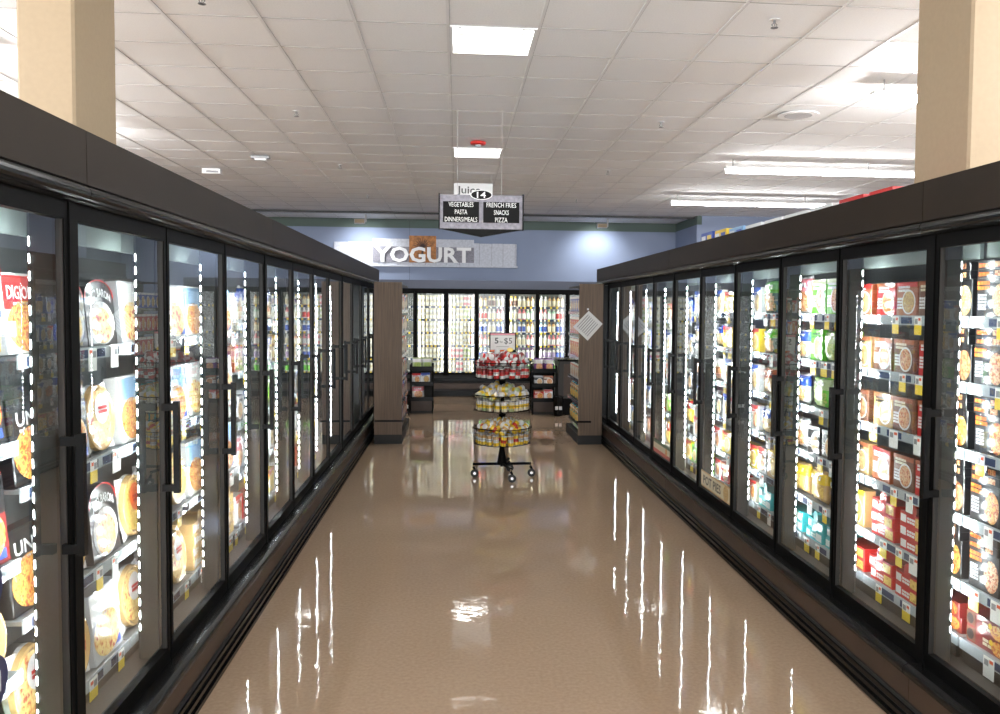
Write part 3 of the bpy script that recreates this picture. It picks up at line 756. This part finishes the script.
a = MB(); a.box(xA, xB, YD - .02, YD + .5, 1.93, 2.08, 'valance_blue'); a.box(xA, xB, YD - .01, YD + .1, 1.87, 1.93, 'black_metal'); made.append(a.build('cornice', E_))
for q, x in enumerate(xs):
    wide = q in (1, 3, 5, 7) 
    hw = .045 if wide else .022
    a = MB(); a.box(x - hw, x + hw, YD, YD + .05, .38, 1.88, 'black_metal'); mu = a.build('mullion', E_); made.append(mu)
    l = MB(); l.box(x - .012, x + .012, YD + .051, YD + .057, .45, 1.84, 'dairy_light'); l.build('light_strip', mu)
DZ = [1.615, 1.385, 1.15, .915, .68, .44]
for q in range(8):
    xa, xb = xs[q] + .01, xs[q + 1] - .01
    a = MB()
    a.box(xa, xa + .025, YD - .03, YD - .002, .40, 1.87, 'black_metal'); a.box(xb - .025, xb, YD - .03, YD - .002, .40, 1.87, 'black_metal')
    a.box(xa + .025, xb - .025, YD - .03, YD - .002, .40, .43, 'black_metal'); a.box(xa + .025, xb - .025, YD - .03, YD - .002, 1.84, 1.87, 'black_metal')
    dr = a.build('door', E_); made.append(dr)
    g = MB(); g.box(xa + .023, xb - .023, YD - .018, YD - .012, .428, 1.842, 'door_glass'); g.build('glass', dr)
    hx = xb - .012 if q % 2 == 0 else xa + .012
    h_ = MB(); h_.box(hx - .01, hx + .01, YD - .07, YD - .055, .95, 1.25, 'black_gloss'); h_.box(hx - .008, hx + .008, YD - .055, YD - .03, .96, .98, 'black_gloss'); h_.box(hx - .008, hx + .008, YD - .055, YD - .03, 1.22, 1.24, 'black_gloss'); h_.build('handle', dr)
    for zi, z in enumerate(DZ):
        a = MB(); a.box(xs[q] + .03, xs[q + 1] - .03, YD + .095, YD + .6, z - .012, z, 'pk_white'); sh = a.build('shelf', E_); made.append(sh)
        a = MB(); a.box(xs[q] + .03, xs[q + 1] - .03, YD + .088, YD + .094, z - .03, z + .004, 'rail_navy'); a.build('price_rail', sh)
        x = xs[q] + .06
        while x < xs[q + 1] - .09:
            t = MB(); t.box(x, x + .035, YD + .083, YD + .087, z - .03, z + .002, random.choice(['tag_white', 'tag_yellow', 'tag_yellow'])); t.build('price_tag', sh); x += random.choice([.07, .11])
for o in made: o.location = -off
# yogurt cups and dairy bottles
def cup_mesh(name, body, band, lid, r=.031, h=.1):
    a = MB(); a.lathe([(r * .78, 0), (r * .84, h * .2), (r * .93, h * .68), (r * .97, h * .9), (r * 1.04, h * .9), (r * 1.04, h), (r * .2, h)], None, seg=12, mats=[body, band, body, lid, lid, lid])
    return a.mesh(name, True)
def bottle_mesh(name, body, band, cap, r=.032, h=.19):
    a = MB(); a.lathe([(r, 0), (r, h * .1), (r, h * .6), (r * .9, h * .72), (r * .5, h * .82), (r * .45, h * .84), (r * .5, h * .84), (r * .5, h), (r * .1, h)], None, seg=12, mats=[body, band, body, body, body, cap, cap, cap])
    return a.mesh(name, True)
cups = {'white': cup_mesh('yogurt_cup', 'pk_white', 'pk_cream', 'pk_white'), 'cream': cup_mesh('yogurt_cup', 'pk_cream', 'pk_white', 'pk_silver'), 'pink banded': cup_mesh('yogurt_cup', 'pk_white', 'pk_pink', 'pk_white'),
        'green banded': cup_mesh('yogurt_cup', 'pk_white', 'pk_palegreen', 'pk_silver'), 'dark banded': cup_mesh('yogurt_cup', 'pk_white', 'pk_black', 'pk_white'), 'blue banded': cup_mesh('yogurt_cup', 'pk_white', 'pk_lightblue', 'pk_silver')}
bots = {'white': bottle_mesh('dairy_bottle', 'pk_white', 'pk_cream', 'pk_white'), 'blue labelled': bottle_mesh('dairy_bottle', 'pk_white', 'pk_blue', 'pk_lightblue'), 'red labelled': bottle_mesh('dairy_bottle', 'pk_white', 'pk_red', 'pk_white'),
        'pink': bottle_mesh('dairy_bottle', 'pk_pink', 'pk_white', 'pk_pink'), 'mint': bottle_mesh('dairy_bottle', 'pk_mint', 'pk_white', 'pk_white'), 'purple labelled': bottle_mesh('dairy_bottle', 'pk_white', 'pk_lilac', 'pk_purple'),
        'green labelled': bottle_mesh('dairy_bottle', 'pk_white', 'pk_green', 'pk_green'), 'tan': bottle_mesh('dairy_bottle', 'pk_tan', 'pk_cream', 'pk_brown'), 'brown labelled': bottle_mesh('dairy_bottle', 'pk_cream', 'pk_brown', 'pk_yellow')}
bplan = [['tan', 'brown labelled', 'white', 'tan'], ['red labelled', 'white', 'pink', 'mint'], ['blue labelled', 'white', 'blue labelled', 'tan'], ['pink', 'tan', 'white', 'pink'], ['blue labelled', 'white', 'purple labelled', 'purple labelled'], ['green labelled', 'mint', 'green labelled', 'green labelled']]
for q in range(2, 8):
    xa, xb = xs[q] + .05, xs[q + 1] - .05
    dn = ORD[q - 2]
    for zi, z in enumerate(DZ):
        if q < 4 or (q == 2):
            n_ = 7; col = random.choice(list(cups)); pitch = (xb - xa) / n_
            for k in range(n_):
                if k % 2 == 0: col = random.choice(['white', 'cream', 'cream', 'cream', 'white', 'dark banded' if k == 2 else 'cream', 'green banded', 'pink banded' if q == 3 else 'cream', 'blue banded' if q == 2 else 'pink banded'])
                for lv in range(2):
                    x = xa + pitch * (k + .5)
                    place('yogurt_cup', cups[col], (x, YD + .14, z + .001 + lv * .1005), (0, 0, 0), f"{col} yogurt cup, {['lower', 'upper'][lv]} of {ORD[k]} pair, {ORD[zi]} shelf down, {dn} visible dairy door", 'yogurt', 'yogurt cups in the dairy case')
        elif q < 7:
            n_ = 6; pitch = (xb - xa) / n_
            for k in range(n_):
                col = bplan[zi][(k // 2 + q) % 4]
                x = xa + pitch * (k + .5)
                place('dairy_bottle', bots[col], (x, YD + .14, z + .001), (0, 0, 0), f"{col} dairy bottle, {ORD[k]} along the {ORD[zi]} shelf down, {dn} visible dairy door", 'bottle', 'bottles in the dairy case')

# ------------------------------------------------------------ YOGURT sign on the back wall
yS = YB - .06
E_ = empty('yogurt_sign', (-.26, YB, 2.5), 'long whitewashed plank wall sign reading YOGURT with orange tree plaque', 'sign'); off = Vector(E_.location); made = []
a = MB(); x = -2.6
while x < 1.27:
    wd = random.uniform(.2, .28); a.box(x, min(x + wd - .008, 1.28), yS, YB - .001, 2.50, 2.97 + random.uniform(-.0, .01), 'sign_white_wood'); x += wd
a.box(-2.6, 1.28, yS + .03, YB - .001, 2.5, 2.96, 'sign_grey_wood'); made.append(a.build('backboard', E_))
a = MB(); a.box(-2.6, 1.30, yS - .06, YB - .001, 2.46, 2.50, 'sign_white_wood'); made.append(a.build('ledge', E_))
a = MB(); 
for q in range(4): a.box(-1.79, .36, yS - .035, yS - .001, 2.56 + q * .082, 2.56 + q * .082 + .078, 'sign_grey_wood')
made.append(a.build('grey_planks', E_))
a = MB(); a.box(-1.79, .36, yS - .04, yS - .001, 2.89, 3.05, 'sign_white_wood'); made.append(a.build('top_plank', E_))
a = MB(); a.box(-1.02, -.45, yS - .06, yS - .041, 2.55, 3.12, 'orange_wood'); pl = a.build('plaque', E_); made.append(pl)
a = MB(); a.prism([(-.79, 2.55), (-.69, 2.55), (-.72, 2.8), (-.70, 2.92), (-.77, 2.92), (-.755, 2.8)], yS - .066, yS - .061, 'y', 'dark_tree')
for q in range(11):
    t = math.pi * (.05 + .9 * q / 10); c0 = Vector((-.735, yS - .064, 2.88))
    a.tube([c0, c0 + Vector((math.cos(t), 0, math.sin(t))) * .12, c0 + Vector((math.cos(t) * .2, 0, math.sin(t) * .2))], [.012, .008, .003], 'dark_tree', 4)
a.build('tree_emblem', pl)
a = MB(); a.text('YOGURT', -.73, 2.715, .335, yS - .085, 'letter_white', 2.06, bold=.03, depth=.03); made.append(a.build('lettering', E_))
for o in made: o.location = -off

# hanging aisle sign
E_ = empty('aisle_sign', (.22, 8.0, 2.5), 'hanging grey plank aisle sign with number 14 and black panels', 'sign'); off = Vector(E_.location); made = []
sx0, sx1, sz0, sz1, sy = -.165, .618, 2.345, 2.665, 8.0
a = MB(); a.box(sx0, sx1, sy, sy + .04, sz0, sz1, 'sign_grey_wood'); made.append(a.build('board', E_))
a = MB(); a.box(sx0 - .012, sx0, sy - .01, sy + .05, sz0 - .005, sz1 + .012, 'sign_black'); a.box(sx1, sx1 + .012, sy - .01, sy + .05, sz0 - .005, sz1 + .012, 'sign_black')
a.prism([(sx0 - .01, sz0), (sx1 + .01, sz0), ((sx0 + sx1) / 2, sz0 - .075)], sy, sy + .04, 'y', 'sign_black'); o = a.build('trim', E_); recalc(o.data); made.append(o)
for lines, xa, xb in ((('VEGETABLES', 'PASTA', 'DINNERS/MEALS'), sx0 + .03, .205), (('FRENCH FRIES', 'SNACKS', 'PIZZA'), .245, sx1 - .03)):
    a = MB(); a.box(xa, xb, sy - .008, sy - .0005, 2.405, 2.6, 'sign_black'); pa = a.build('panel', E_); made.append(pa)
    a = MB()
    for q, t in enumerate(lines): a.text(t, (xa + xb) / 2, 2.572 - q * .07, .044, sy - .010, 'sign_letter', min((xb - xa) * .9, .0235 * len(t)), bold=.0)
    a.build('lettering', pa)
a = MB(); a.disc(.226, 2.665, .105, sy - .012, 'sign_letter', 28, rz=.047); a.disc(.226, 2.665, .096, sy - .014, 'sign_black', 28, rz=.04)
a.prism([(.226 + .1 * math.cos(t), 2.665 + .044 * math.sin(t)) for t in [2 * math.pi * q / 24 for q in range(24)]], sy - .011, sy + .02, 'y', 'sign_black'); ov = a.build('number_oval', E_); made.append(ov)
a = MB(); a.text('14', .226, 2.665, .058, sy - .016, 'letter_white', .085, bold=.01); a.build('lettering', ov)
a = MB(); 
for x in (-.0, .42): a.tube([(x, sy + .02, sz1), (x, sy + .02, ZC)], .002, 'grid_metal', 5)
made.append(a.build('wire', E_))
for o in made: o.location = -off
# juice sign hanging further back
E_ = empty('juice_sign', (.05, 12.0, 3.1), 'white hanging sign partly hidden behind the aisle number sign', 'sign'); off = Vector(E_.location)
a = MB(); a.box(-.05, .5, 12.0, 12.03, 3.0, 3.36, 'paper'); b1 = a.build('board', E_); b1.location = -off
a = MB(); a.text('Juice', .16, 3.25, .14, 11.995, 'pk_black', .34, bold=.02); b2 = a.build('lettering', E_); b2.location = -off
a = MB(); a.tube([(.0, 12.01, 3.36), (.0, 12.01, ZC)], .003, 'grid_metal', 5); a.tube([(.48, 12.01, 3.36), (.48, 12.01, ZC)], .003, 'grid_metal', 5); b3 = a.build('wire', E_); b3.location = -off

# ------------------------------------------------------------ ceiling fixtures
for q, row in enumerate((0, 7, 13, -7)):
    x0 = GX + .012; x1 = GX + T - .012; y0 = GY + row * T + .009; y1 = y0 + T - .018; zt = ZC + .11
    E_ = empty('ceiling_light', ((x0 + x1) / 2, (y0 + y1) / 2, ZC), ['square recessed ceiling light nearest the camera above the aisle', 'square recessed ceiling light just behind the red fire alarm', 'square recessed ceiling light hidden beyond the aisle sign', 'square recessed ceiling light above the camera'][q], 'ceiling light', 'recessed lights over the aisle')
    off = Vector(E_.location)
    a = MB(); i = .02
    a.box(x0, x1, y0, y0 + i, ZC, ZC + .012, 'light_frame'); a.box(x0, x1, y1 - i, y1, ZC, ZC + .012, 'light_frame'); a.box(x0, x0 + i, y0 + i, y1 - i, ZC, ZC + .012, 'light_frame'); a.box(x1 - i, x1, y0 + i, y1 - i, ZC, ZC + .012, 'light_frame')
    f = a.build('frame', E_); f.location = -off
    a = MB(); s_ = .06
    o_ = [(x0 + i, y0 + i), (x1 - i, y0 + i), (x1 - i, y1 - i), (x0 + i, y1 - i)]; t_ = [(x0 + s_, y0 + s_), (x1 - s_, y0 + s_), (x1 - s_, y1 - s_), (x0 + s_, y1 - s_)]
    for k in range(4): a.face([(*o_[k], ZC + .012), (*o_[(k + 1) % 4], ZC + .012), (*t_[(k + 1) % 4], zt), (*t_[k], zt)], 'light_frame')
    a.box(x0 + s_, x1 - s_, y0 + s_, y1 - s_, zt, zt + .01, 'light_frame'); f = a.build('reflector', E_); f.location = -off
    a = MB(); a.box(x0 + s_ + .02, x1 - s_ - .02, y0 + s_ + .01, y0 + .33, zt - .03, zt - .006, 'troffer_light'); f = a.build('diffuser', E_); f.location = -off
def tube_fixture(x0, x1, y, z, lab, lamp='tube_light'):
    E_ = empty('tube_light', ((x0 + x1) / 2, y, z), lab, 'tube light', 'suspended tube lights beside the aisle'); off = Vector(E_.location)
    a = MB(); a.prism([(y - .05, z + .05), (y + .05, z + .05), (y + .035, z + .08), (y - .035, z + .08)], x0, x1, 'x', 'light_frame'); f = a.build('housing', E_); recalc(f.data); f.location = -off
    n_ = max(1, round((x1 - x0) / 1.2)); L_ = (x1 - x0) / n_
    for k in range(n_):
        a = MB(); a.tube([(x0 + L_ * k + .02, y, z + .02), (x0 + L_ * (k + 1) - .01, y, z + .02)], .024, lamp, 10); f = a.build('tube', E_); f.location = -off
    a = MB()
    for x in (x0 + .1, x1 - .6): a.tube([(x, y, z + .08), (x, y, ZC)], .006, 'sprinkler_metal', 6)
    f = a.build('hanger', E_); f.location = -off
tube_fixture(3.30, 5.75, 10.2, 3.29, 'suspended white tube light, middle of the three on the right', 'tube_light_far')
tube_fixture(3.45, 6.3, 13.4, 3.29, 'suspended white tube light farthest along on the right', 'tube_light_far')
tube_fixture(3.33, 5.8, 6.57, 3.29, 'suspended white tube light partly behind the right column')
tube_fixture(-5.6, -3.75, 9.1, 3.29, 'suspended white tube light hidden behind the left freezers')
tube_fixture(-5.8, -3.25, 6.3, 3.29, 'suspended white tube light hidden behind the left column')
tube_fixture(-5.8, -3.3, 2.6, 3.29, 'suspended white tube light left of the camera')
tube_fixture(3.3, 5.8, 2.9, 3.29, 'suspended white tube light right of the camera')
def sprinkler(x, y, lab):
    E_ = empty('sprinkler', (x, y, ZC), lab, 'sprinkler', 'ceiling sprinklers')
    a = MB(); a.lathe([(.035, -.004), (.035, .0), (.012, .0)], 'light_frame', seg=14); a.build('escutcheon', E_)
    a = MB(); a.tube([(0, 0, 0), (0, 0, -.02)], .01, 'sprinkler_metal', 8); a.tube([(-.004, 0, -.02), (-.018, 0, -.032), (-.004, 0, -.048)], .003, 'sprinkler_metal', 5); a.tube([(.004, 0, -.02), (.018, 0, -.032), (.004, 0, -.048)], .003, 'sprinkler_metal', 5)
    a.tube([(0, 0, -.02), (0, 0, -.05)], .003, 'sprinkler_metal', 5); a.build('frame', E_)
    a = MB(); a.lathe([(.024, -.052), (.024, -.049), (.004, -.049)], 'sprinkler_metal', seg=12); a.build('deflector', E_)
for x, y, lab in ((-1.54, 5.29, 'metal ceiling sprinkler nearest the camera, on the left ceiling'), (-1.54, 8.28, 'metal ceiling sprinkler, second along the left ceiling'), (-1.54, 11.3, 'metal ceiling sprinkler, third along the left ceiling'), (-1.5, 14.3, 'metal ceiling sprinkler, last on the left ceiling near the wall'),
                  (2.03, 5.32, 'metal ceiling sprinkler nearest the camera, on the right ceiling'), (2.03, 8.32, 'metal ceiling sprinkler, second along the right ceiling'), (2.03, 11.3, 'metal ceiling sprinkler, third along the right ceiling'), (2.03, 14.3, 'metal ceiling sprinkler, last on the right ceiling near the wall')):
    sprinkler(x, y, lab)
# red alarm
E_ = empty('fire_alarm', (.23, 9.55, ZC), 'round red fire alarm under the ceiling before the second light', 'alarm')
a = MB(); a.lathe([(.06, -.035), (.085, -.03), (.09, -.012), (.085, 0)], 'alarm_red', seg=24); a.build('housing', E_, True)
a = MB(); a.lathe([(.02, -.06), (.035, -.05), (.04, -.035)], 'rail_plastic', seg=16); a.build('strobe', E_, True)
# ceiling speaker, smoke detector box, vent, wall washers
E_ = empty('ceiling_speaker', (3.25, 7.85, ZC), 'round flush white ceiling speaker above the right', 'speaker')
a = MB(); a.lathe([(.19, -.006), (.19, 0), (.15, 0)], 'ceiling_tile', seg=32); a.build('rim', E_)
a = MB(); a.lathe([(.13, -.009), (.13, -.006), (.1, -.006)], 'grid_metal', seg=28); a.build('grille', E_)
E_ = empty('ceiling_sensor', (-2.45, 10.8, ZC), 'small dark ceiling sensor over the left freezers', 'sensor')
a = MB(); a.box(-.11, .11, -.05, .05, -.03, -.002, 'sprinkler_metal'); a.build('base', E_)
a = MB(); a.box(-.07, .07, -.03, .03, -.055, -.03, 'paper'); a.build('lens', E_)
E_ = empty('exit_box', (-3.35, 11.9, ZC), 'small white box hanging from ceiling above left cornice', 'ceiling box')
a = MB(); a.box(-.12, .12, -.06, .06, -.07, -.002, 'grid_light'); a.build('housing', E_)
a = MB(); a.box(-.06, .1, -.066, -.06, -.055, -.03, 'print_grey'); a.build('grille', E_)
E_.name = 'ceiling_box'
def wall_washer(x, y, lab, e):
    E_ = empty('spotlight', (x, y, ZC), lab, 'spotlight', 'spotlights on the back wall')
    a = MB(); a.box(.09, .12, -.015, .015, -.16, 0, 'grid_metal'); a.build('arm', E_)
    a = MB(); a.box(-.12, .09, -.06, .07, -.19, -.10, 'grid_metal'); a.box(-.11, .08, -.064, -.06, -.18, -.11, 'column_paint'); a.build('head', E_)
    ld = bpy.data.lights.new('spotlight_lamp', 'SPOT'); ld.energy = e; ld.spot_size = math.radians(120); ld.spot_blend = 1; ld.shadow_soft_size = .05; ld.color = (.95, .98, 1)
    lo = bpy.data.objects.new('spotlight_lamp', ld); C.objects.link(lo); lo.parent = E_; lo.location = (0, .09, -.15)
    lo.rotation_euler = (math.radians(42), 0, 0)
wall_washer(-1.95, 17.25, 'small square spotlight on the left shining at the back wall', 70)
wall_washer(3.02, 17.35, 'small square spotlight on the right shining at the back wall', 70)

# ------------------------------------------------------------ rolling display rack
RX, RY = .43, 7.85
E_ = empty('display_rack', (RX, RY, 0), 'black wheeled three tier wire basket rack in mid aisle', 'display rack')
a = MB(); a.tube([(0, 0, .10), (0, 0, 1.19)], .016, 'black_metal', 12)
for z0, z1, r0, r1 in ((.12, .30, .055, .02), (.50, .60, .018, .035), (.80, .92, .018, .035)):
    a.lathe([(r0, z0), (r0 * .8, z0 + .03), (r1, z1)], 'black_metal', seg=12)
a.build('pole', E_)
def lobe(t, R_, z, amp=.07):
    th = 2 * math.pi * t; rr = R_ * (1 - amp + amp * abs(math.cos(2 * th)) * 1.2)
    return (rr * math.cos(th), rr * .93 * math.sin(th), z)
tiers = [(1.09, .945, 'red'), (.785, .64, 'pale yellow'), (.475, .325, 'golden yellow')]
for ti, (zr, zb, col) in enumerate(tiers):
    a = MB()
    a.ring(lambda t: lobe(t, .275, zr), .005, 'black_metal'); a.ring(lambda t: lobe(t, .272, (zr + zb) / 2 + .03), .0022, 'black_metal', seg=4); a.ring(lambda t: lobe(t, .27, (zr + zb) / 2 - .02), .0022, 'black_metal', seg=4); a.ring(lambda t: lobe(t, .262, zb), .004, 'black_metal')
    a.ring(lambda t: lobe(t, .14, zb), .0022, 'black_metal', seg=4)
    for q in range(44):
        t = q / 44; a.tube([lobe(t, .275, zr), lobe(t, .262, zb), lobe(t, .03, zb)], .0018, 'black_metal', 4)
    a.build('basket', E_)
a = MB()
for ang in (0.02, math.pi / 2 - .3, math.pi, -math.pi / 2 + .25):
    c, s2 = math.cos(ang), math.sin(ang); a.tube([(0, 0, .125), (c * .275, s2 * .275, .125)], .013, 'black_metal', 8)
a.build('base', E_)
for ang in (0.02, math.pi / 2 - .3, math.pi, -math.pi / 2 + .25):
    c, s2 = math.cos(ang) * .27, math.sin(ang) * .27
    a = MB(); a.tube([(c, s2, .125), (c, s2, .085)], .008, 'chrome', 8); a.tube([(c, s2 + .0, .10), (c + .012, s2, .075), (c + .015, s2, .04)], .012, 'black_gloss', 8); cs = a.build('caster', E_)
    a = MB(); i = len(a.v); a.tube([(c + .012 - .0, s2 - .012, .037), (c + .012, s2 + .012, .037)], .037, 'rubber', 18); a.tube([(c + .012, s2 - .0135, .037), (c + .012, s2 + .0135, .037)], .014, 'chrome', 12); a.build('wheel', cs)
# price sign on top
a = MB(); a.box(-.125, .125, -.006, .004, 1.18, 1.365, 'black_metal'); a.box(-.115, .115, -.008, -.006, 1.205, 1.34, 'paper'); a.box(-.115, .115, -.008, -.006, 1.342, 1.358, 'pk_pink'); a.box(-.115, .03, -.008, -.006, 1.188, 1.203, 'pk_orange')
a.disc(.07, 1.205, .03, -.0085, 'pk_yellow', 16, rz=.02); sg = a.build('price_sign', E_)
a = MB(); a.text('5', -.058, 1.29, .055, -.0095, 'pk_black', .036, bold=.02); a.text('$5', .05, 1.285, .062, -.0095, 'pk_black', .075); a.text('for', -.012, 1.28, .02, -.0095, 'pk_black', .03); a.box(-.06, .06, -.0092, -.008, 1.232, 1.236, 'print_grey'); a.build('lettering', sg)
a = MB(); a.tube([(0, 0, 1.17), (0, 0, 1.19)], .012, 'black_metal', 8); a.build('sign_clip', sg)
# the packs heaped in the baskets
def can_body(name, c1, c2, c3):
    r_, h = .027, .095
    a = MB(); a.lathe([(r_ * .96, 0), (r_, .004), (r_, h * .3), (r_, h * .62), (r_, h * .93)], None, seg=14, mats=[c1, c1, c2, c3])
    return a.mesh(name, True)
a = MB(); a.lathe([(.028, .087), (.0285, .095), (.027, .098), (.004, .097)], 'pk_white', seg=14); lid_me = a.mesh('lid', True)
canm = {'red': [can_body('snack_canister', 'pk_red', 'pk_white', 'pk_red'), can_body('snack_canister', 'pk_white', 'pk_red', 'pk_darkred')],
        'pale yellow': [can_body('snack_canister', 'pk_cream', 'pk_yellow', 'pk_white'), can_body('snack_canister', 'pk_palegreen', 'pk_yellow', 'pk_cream')],
        'golden yellow': [can_body('snack_canister', 'pk_yellow', 'pk_white', 'pk_tan'), can_body('snack_canister', 'pk_yellow', 'pk_red', 'pk_yellow')]}
for ti, (zr, zb, col) in enumerate(tiers):
    cnt = 0
    for layer, (n_, R_, dz) in enumerate(((20, .222, .004), (12, .15, .01), (16, .205, .112), (9, .12, .12), (8, .16, .165 if ti < 2 else .15), (4, .07, .19 if ti < 2 else .165))):
        for q in range(n_):
            t = (q + .5 * (layer % 2) + random.uniform(-.15, .15)) / n_
            x, y, _ = lobe(t, R_, 0)
            if layer < 2: rot = (random.uniform(-.12, .12), random.uniform(-.12, .12), 0); z = zb + dz
            else:
                rot = (random.uniform(.6, 1.9), random.uniform(-.9, .9), random.uniform(0, 6.28)); z = zb + dz + random.uniform(-.01, .02)
            Rm = Matrix.Rotation(0, 3, 'X')
            from mathutils import Euler
            e = Euler(rot); cvec = e.to_matrix() @ Vector((0, 0, .048)) if layer >= 2 else Vector((0, 0, 0))
            where = ['in the outer ring', 'in the inner ring', 'heaped on the rim', 'heaped inside', 'near the heap top', 'on the heap top'][layer]
            o = place('snack_canister', canm[col][random.random() < .4], (RX + x - cvec.x, RY + y - cvec.y, z - cvec.z + (.03 if layer >= 2 else 0)), rot,
                      f"{col} canister {where}, {['top', 'middle', 'bottom'][ti]} rack basket", 'canister', f"{col} canisters {where} of the {['top', 'middle', 'bottom'][ti]} basket")
            l = bpy.data.objects.new('lid', lid_me); C.objects.link(l); l.parent = o

# ------------------------------------------------------------ side stands near the dairy case
def stand(x0, x1, y0, y1, lab, tiers_, zt, side):
    E_ = empty('display_stand', ((x0 + x1) / 2, (y0 + y1) / 2, 0), lab, 'display stand'); off = Vector(E_.location)
    a = MB()
    for x in (x0, x1 - .02):
        for y in (y0, y1 - .02): a.box(x, x + .02, y, y + .02, 0, zt, 'black_metal')
    a.box(x0, x1, y1 - .01, y1, .05, zt, 'black_matte'); f = a.build('frame', E_); f.location = -off
    a = MB(); a.box(x0 + .02, x1 - .02, y0 + .004, y0 + .02, .04, .20, 'panel_brown'); a.box(x0, x1, y0, y1, 0, .04, 'black_matte'); f = a.build('base_panel', E_); f.location = -off
    for z in [q[0] for q in tiers_]:
        a = MB(); a.box(x0 + .02, x1 - .02, y0 + .01, y1 - .01, z - .02, z, 'black_metal'); a.box(x0 + .0, x1 - .0, y0 - .01, y0 + .0, z - .03, z + .03, 'black_gloss'); f = a.build('tray', E_); f.location = -off
    for zi, (z, keys) in enumerate(tiers_):
        n_ = 0
        for row, yy in enumerate((y0 + .03, y0 + .15)):
            x = x0 + .03; k = 0
            while True:
                p = P[keys[k % len(keys)]]; sc_ = .9
                if x + p['w'] * sc_ > x1 - .02: break
                o = place(p['name'], p['me'], (x + p['w'] * sc_ / 2, yy, z + .001), (random.uniform(-.1, .0), 0, random.uniform(-.15, .15)), f"{p['look']}, {ORD[k]} across the {['front', 'rear'][row]} row, {ORD[zi]} tray, {side} stand", p['cat'], f"packs on the {side} stand")
                o.scale = (sc_, sc_, sc_); x += p['w'] * sc_ + .006; k += 1
stand(-.70, -.35, 12.62, 12.95, 'small black tiered stand on the left before the dairy case', [(.68, ['bo1']), (.45, ['wh2', 'wh1']), (.22, ['bw2', 'bo1'])], .74, 'left')
stand(1.13, 1.50, 12.45, 12.85, 'small black tiered stand with purple bags on the right', [(.66, ['bp1']), (.44, ['dk1', 'rb2']), (.22, ['rb3', 'wh2'])], .74, 'right')
# black bins with pale labels and the dark cabinet
def bin_(x, y, lab):
    E_ = empty('black_bin', (x, y, 0), lab, 'bin')
    a = MB(); a.lathe([(.06, 0), (.065, .02), (.075, .27), (.08, .28), (.08, .3), (.01, .3)], 'black_gloss', seg=18); a.build('body', E_, True)
    a = MB()
    for q in (-1, 1): a.box(q * .028 - .02, q * .028 + .02, -.0765, -.068, .10, .15, 'paper')
    a.build('label_card', E_)
bin_(-.78 + .02, 12.5, 'small round black bin beside the left stand'); bin_(1.50, 12.28, 'small round black bin beside the right stand')
E_ = empty('checkout_cabinet', (1.75, 12.6, 0), 'dark brown and black cabinet right of the purple bag stand', 'cabinet'); E_.name = 'cabinet'
a = MB(); a.box(-.22, .3, -.1, .4, .24, .80, 'seam_dark'); a.box(-.14, .24, -.104, -.1, .28, .76, 'panel_brown'); a.build('body', E_)
a = MB(); a.box(-.24, .32, -.14, .42, .80, .83, 'black_gloss'); a.build('top', E_)
a = MB(); a.box(-.22, .3, -.2, .4, 0, .24, 'black_gloss'); a.build('base', E_)
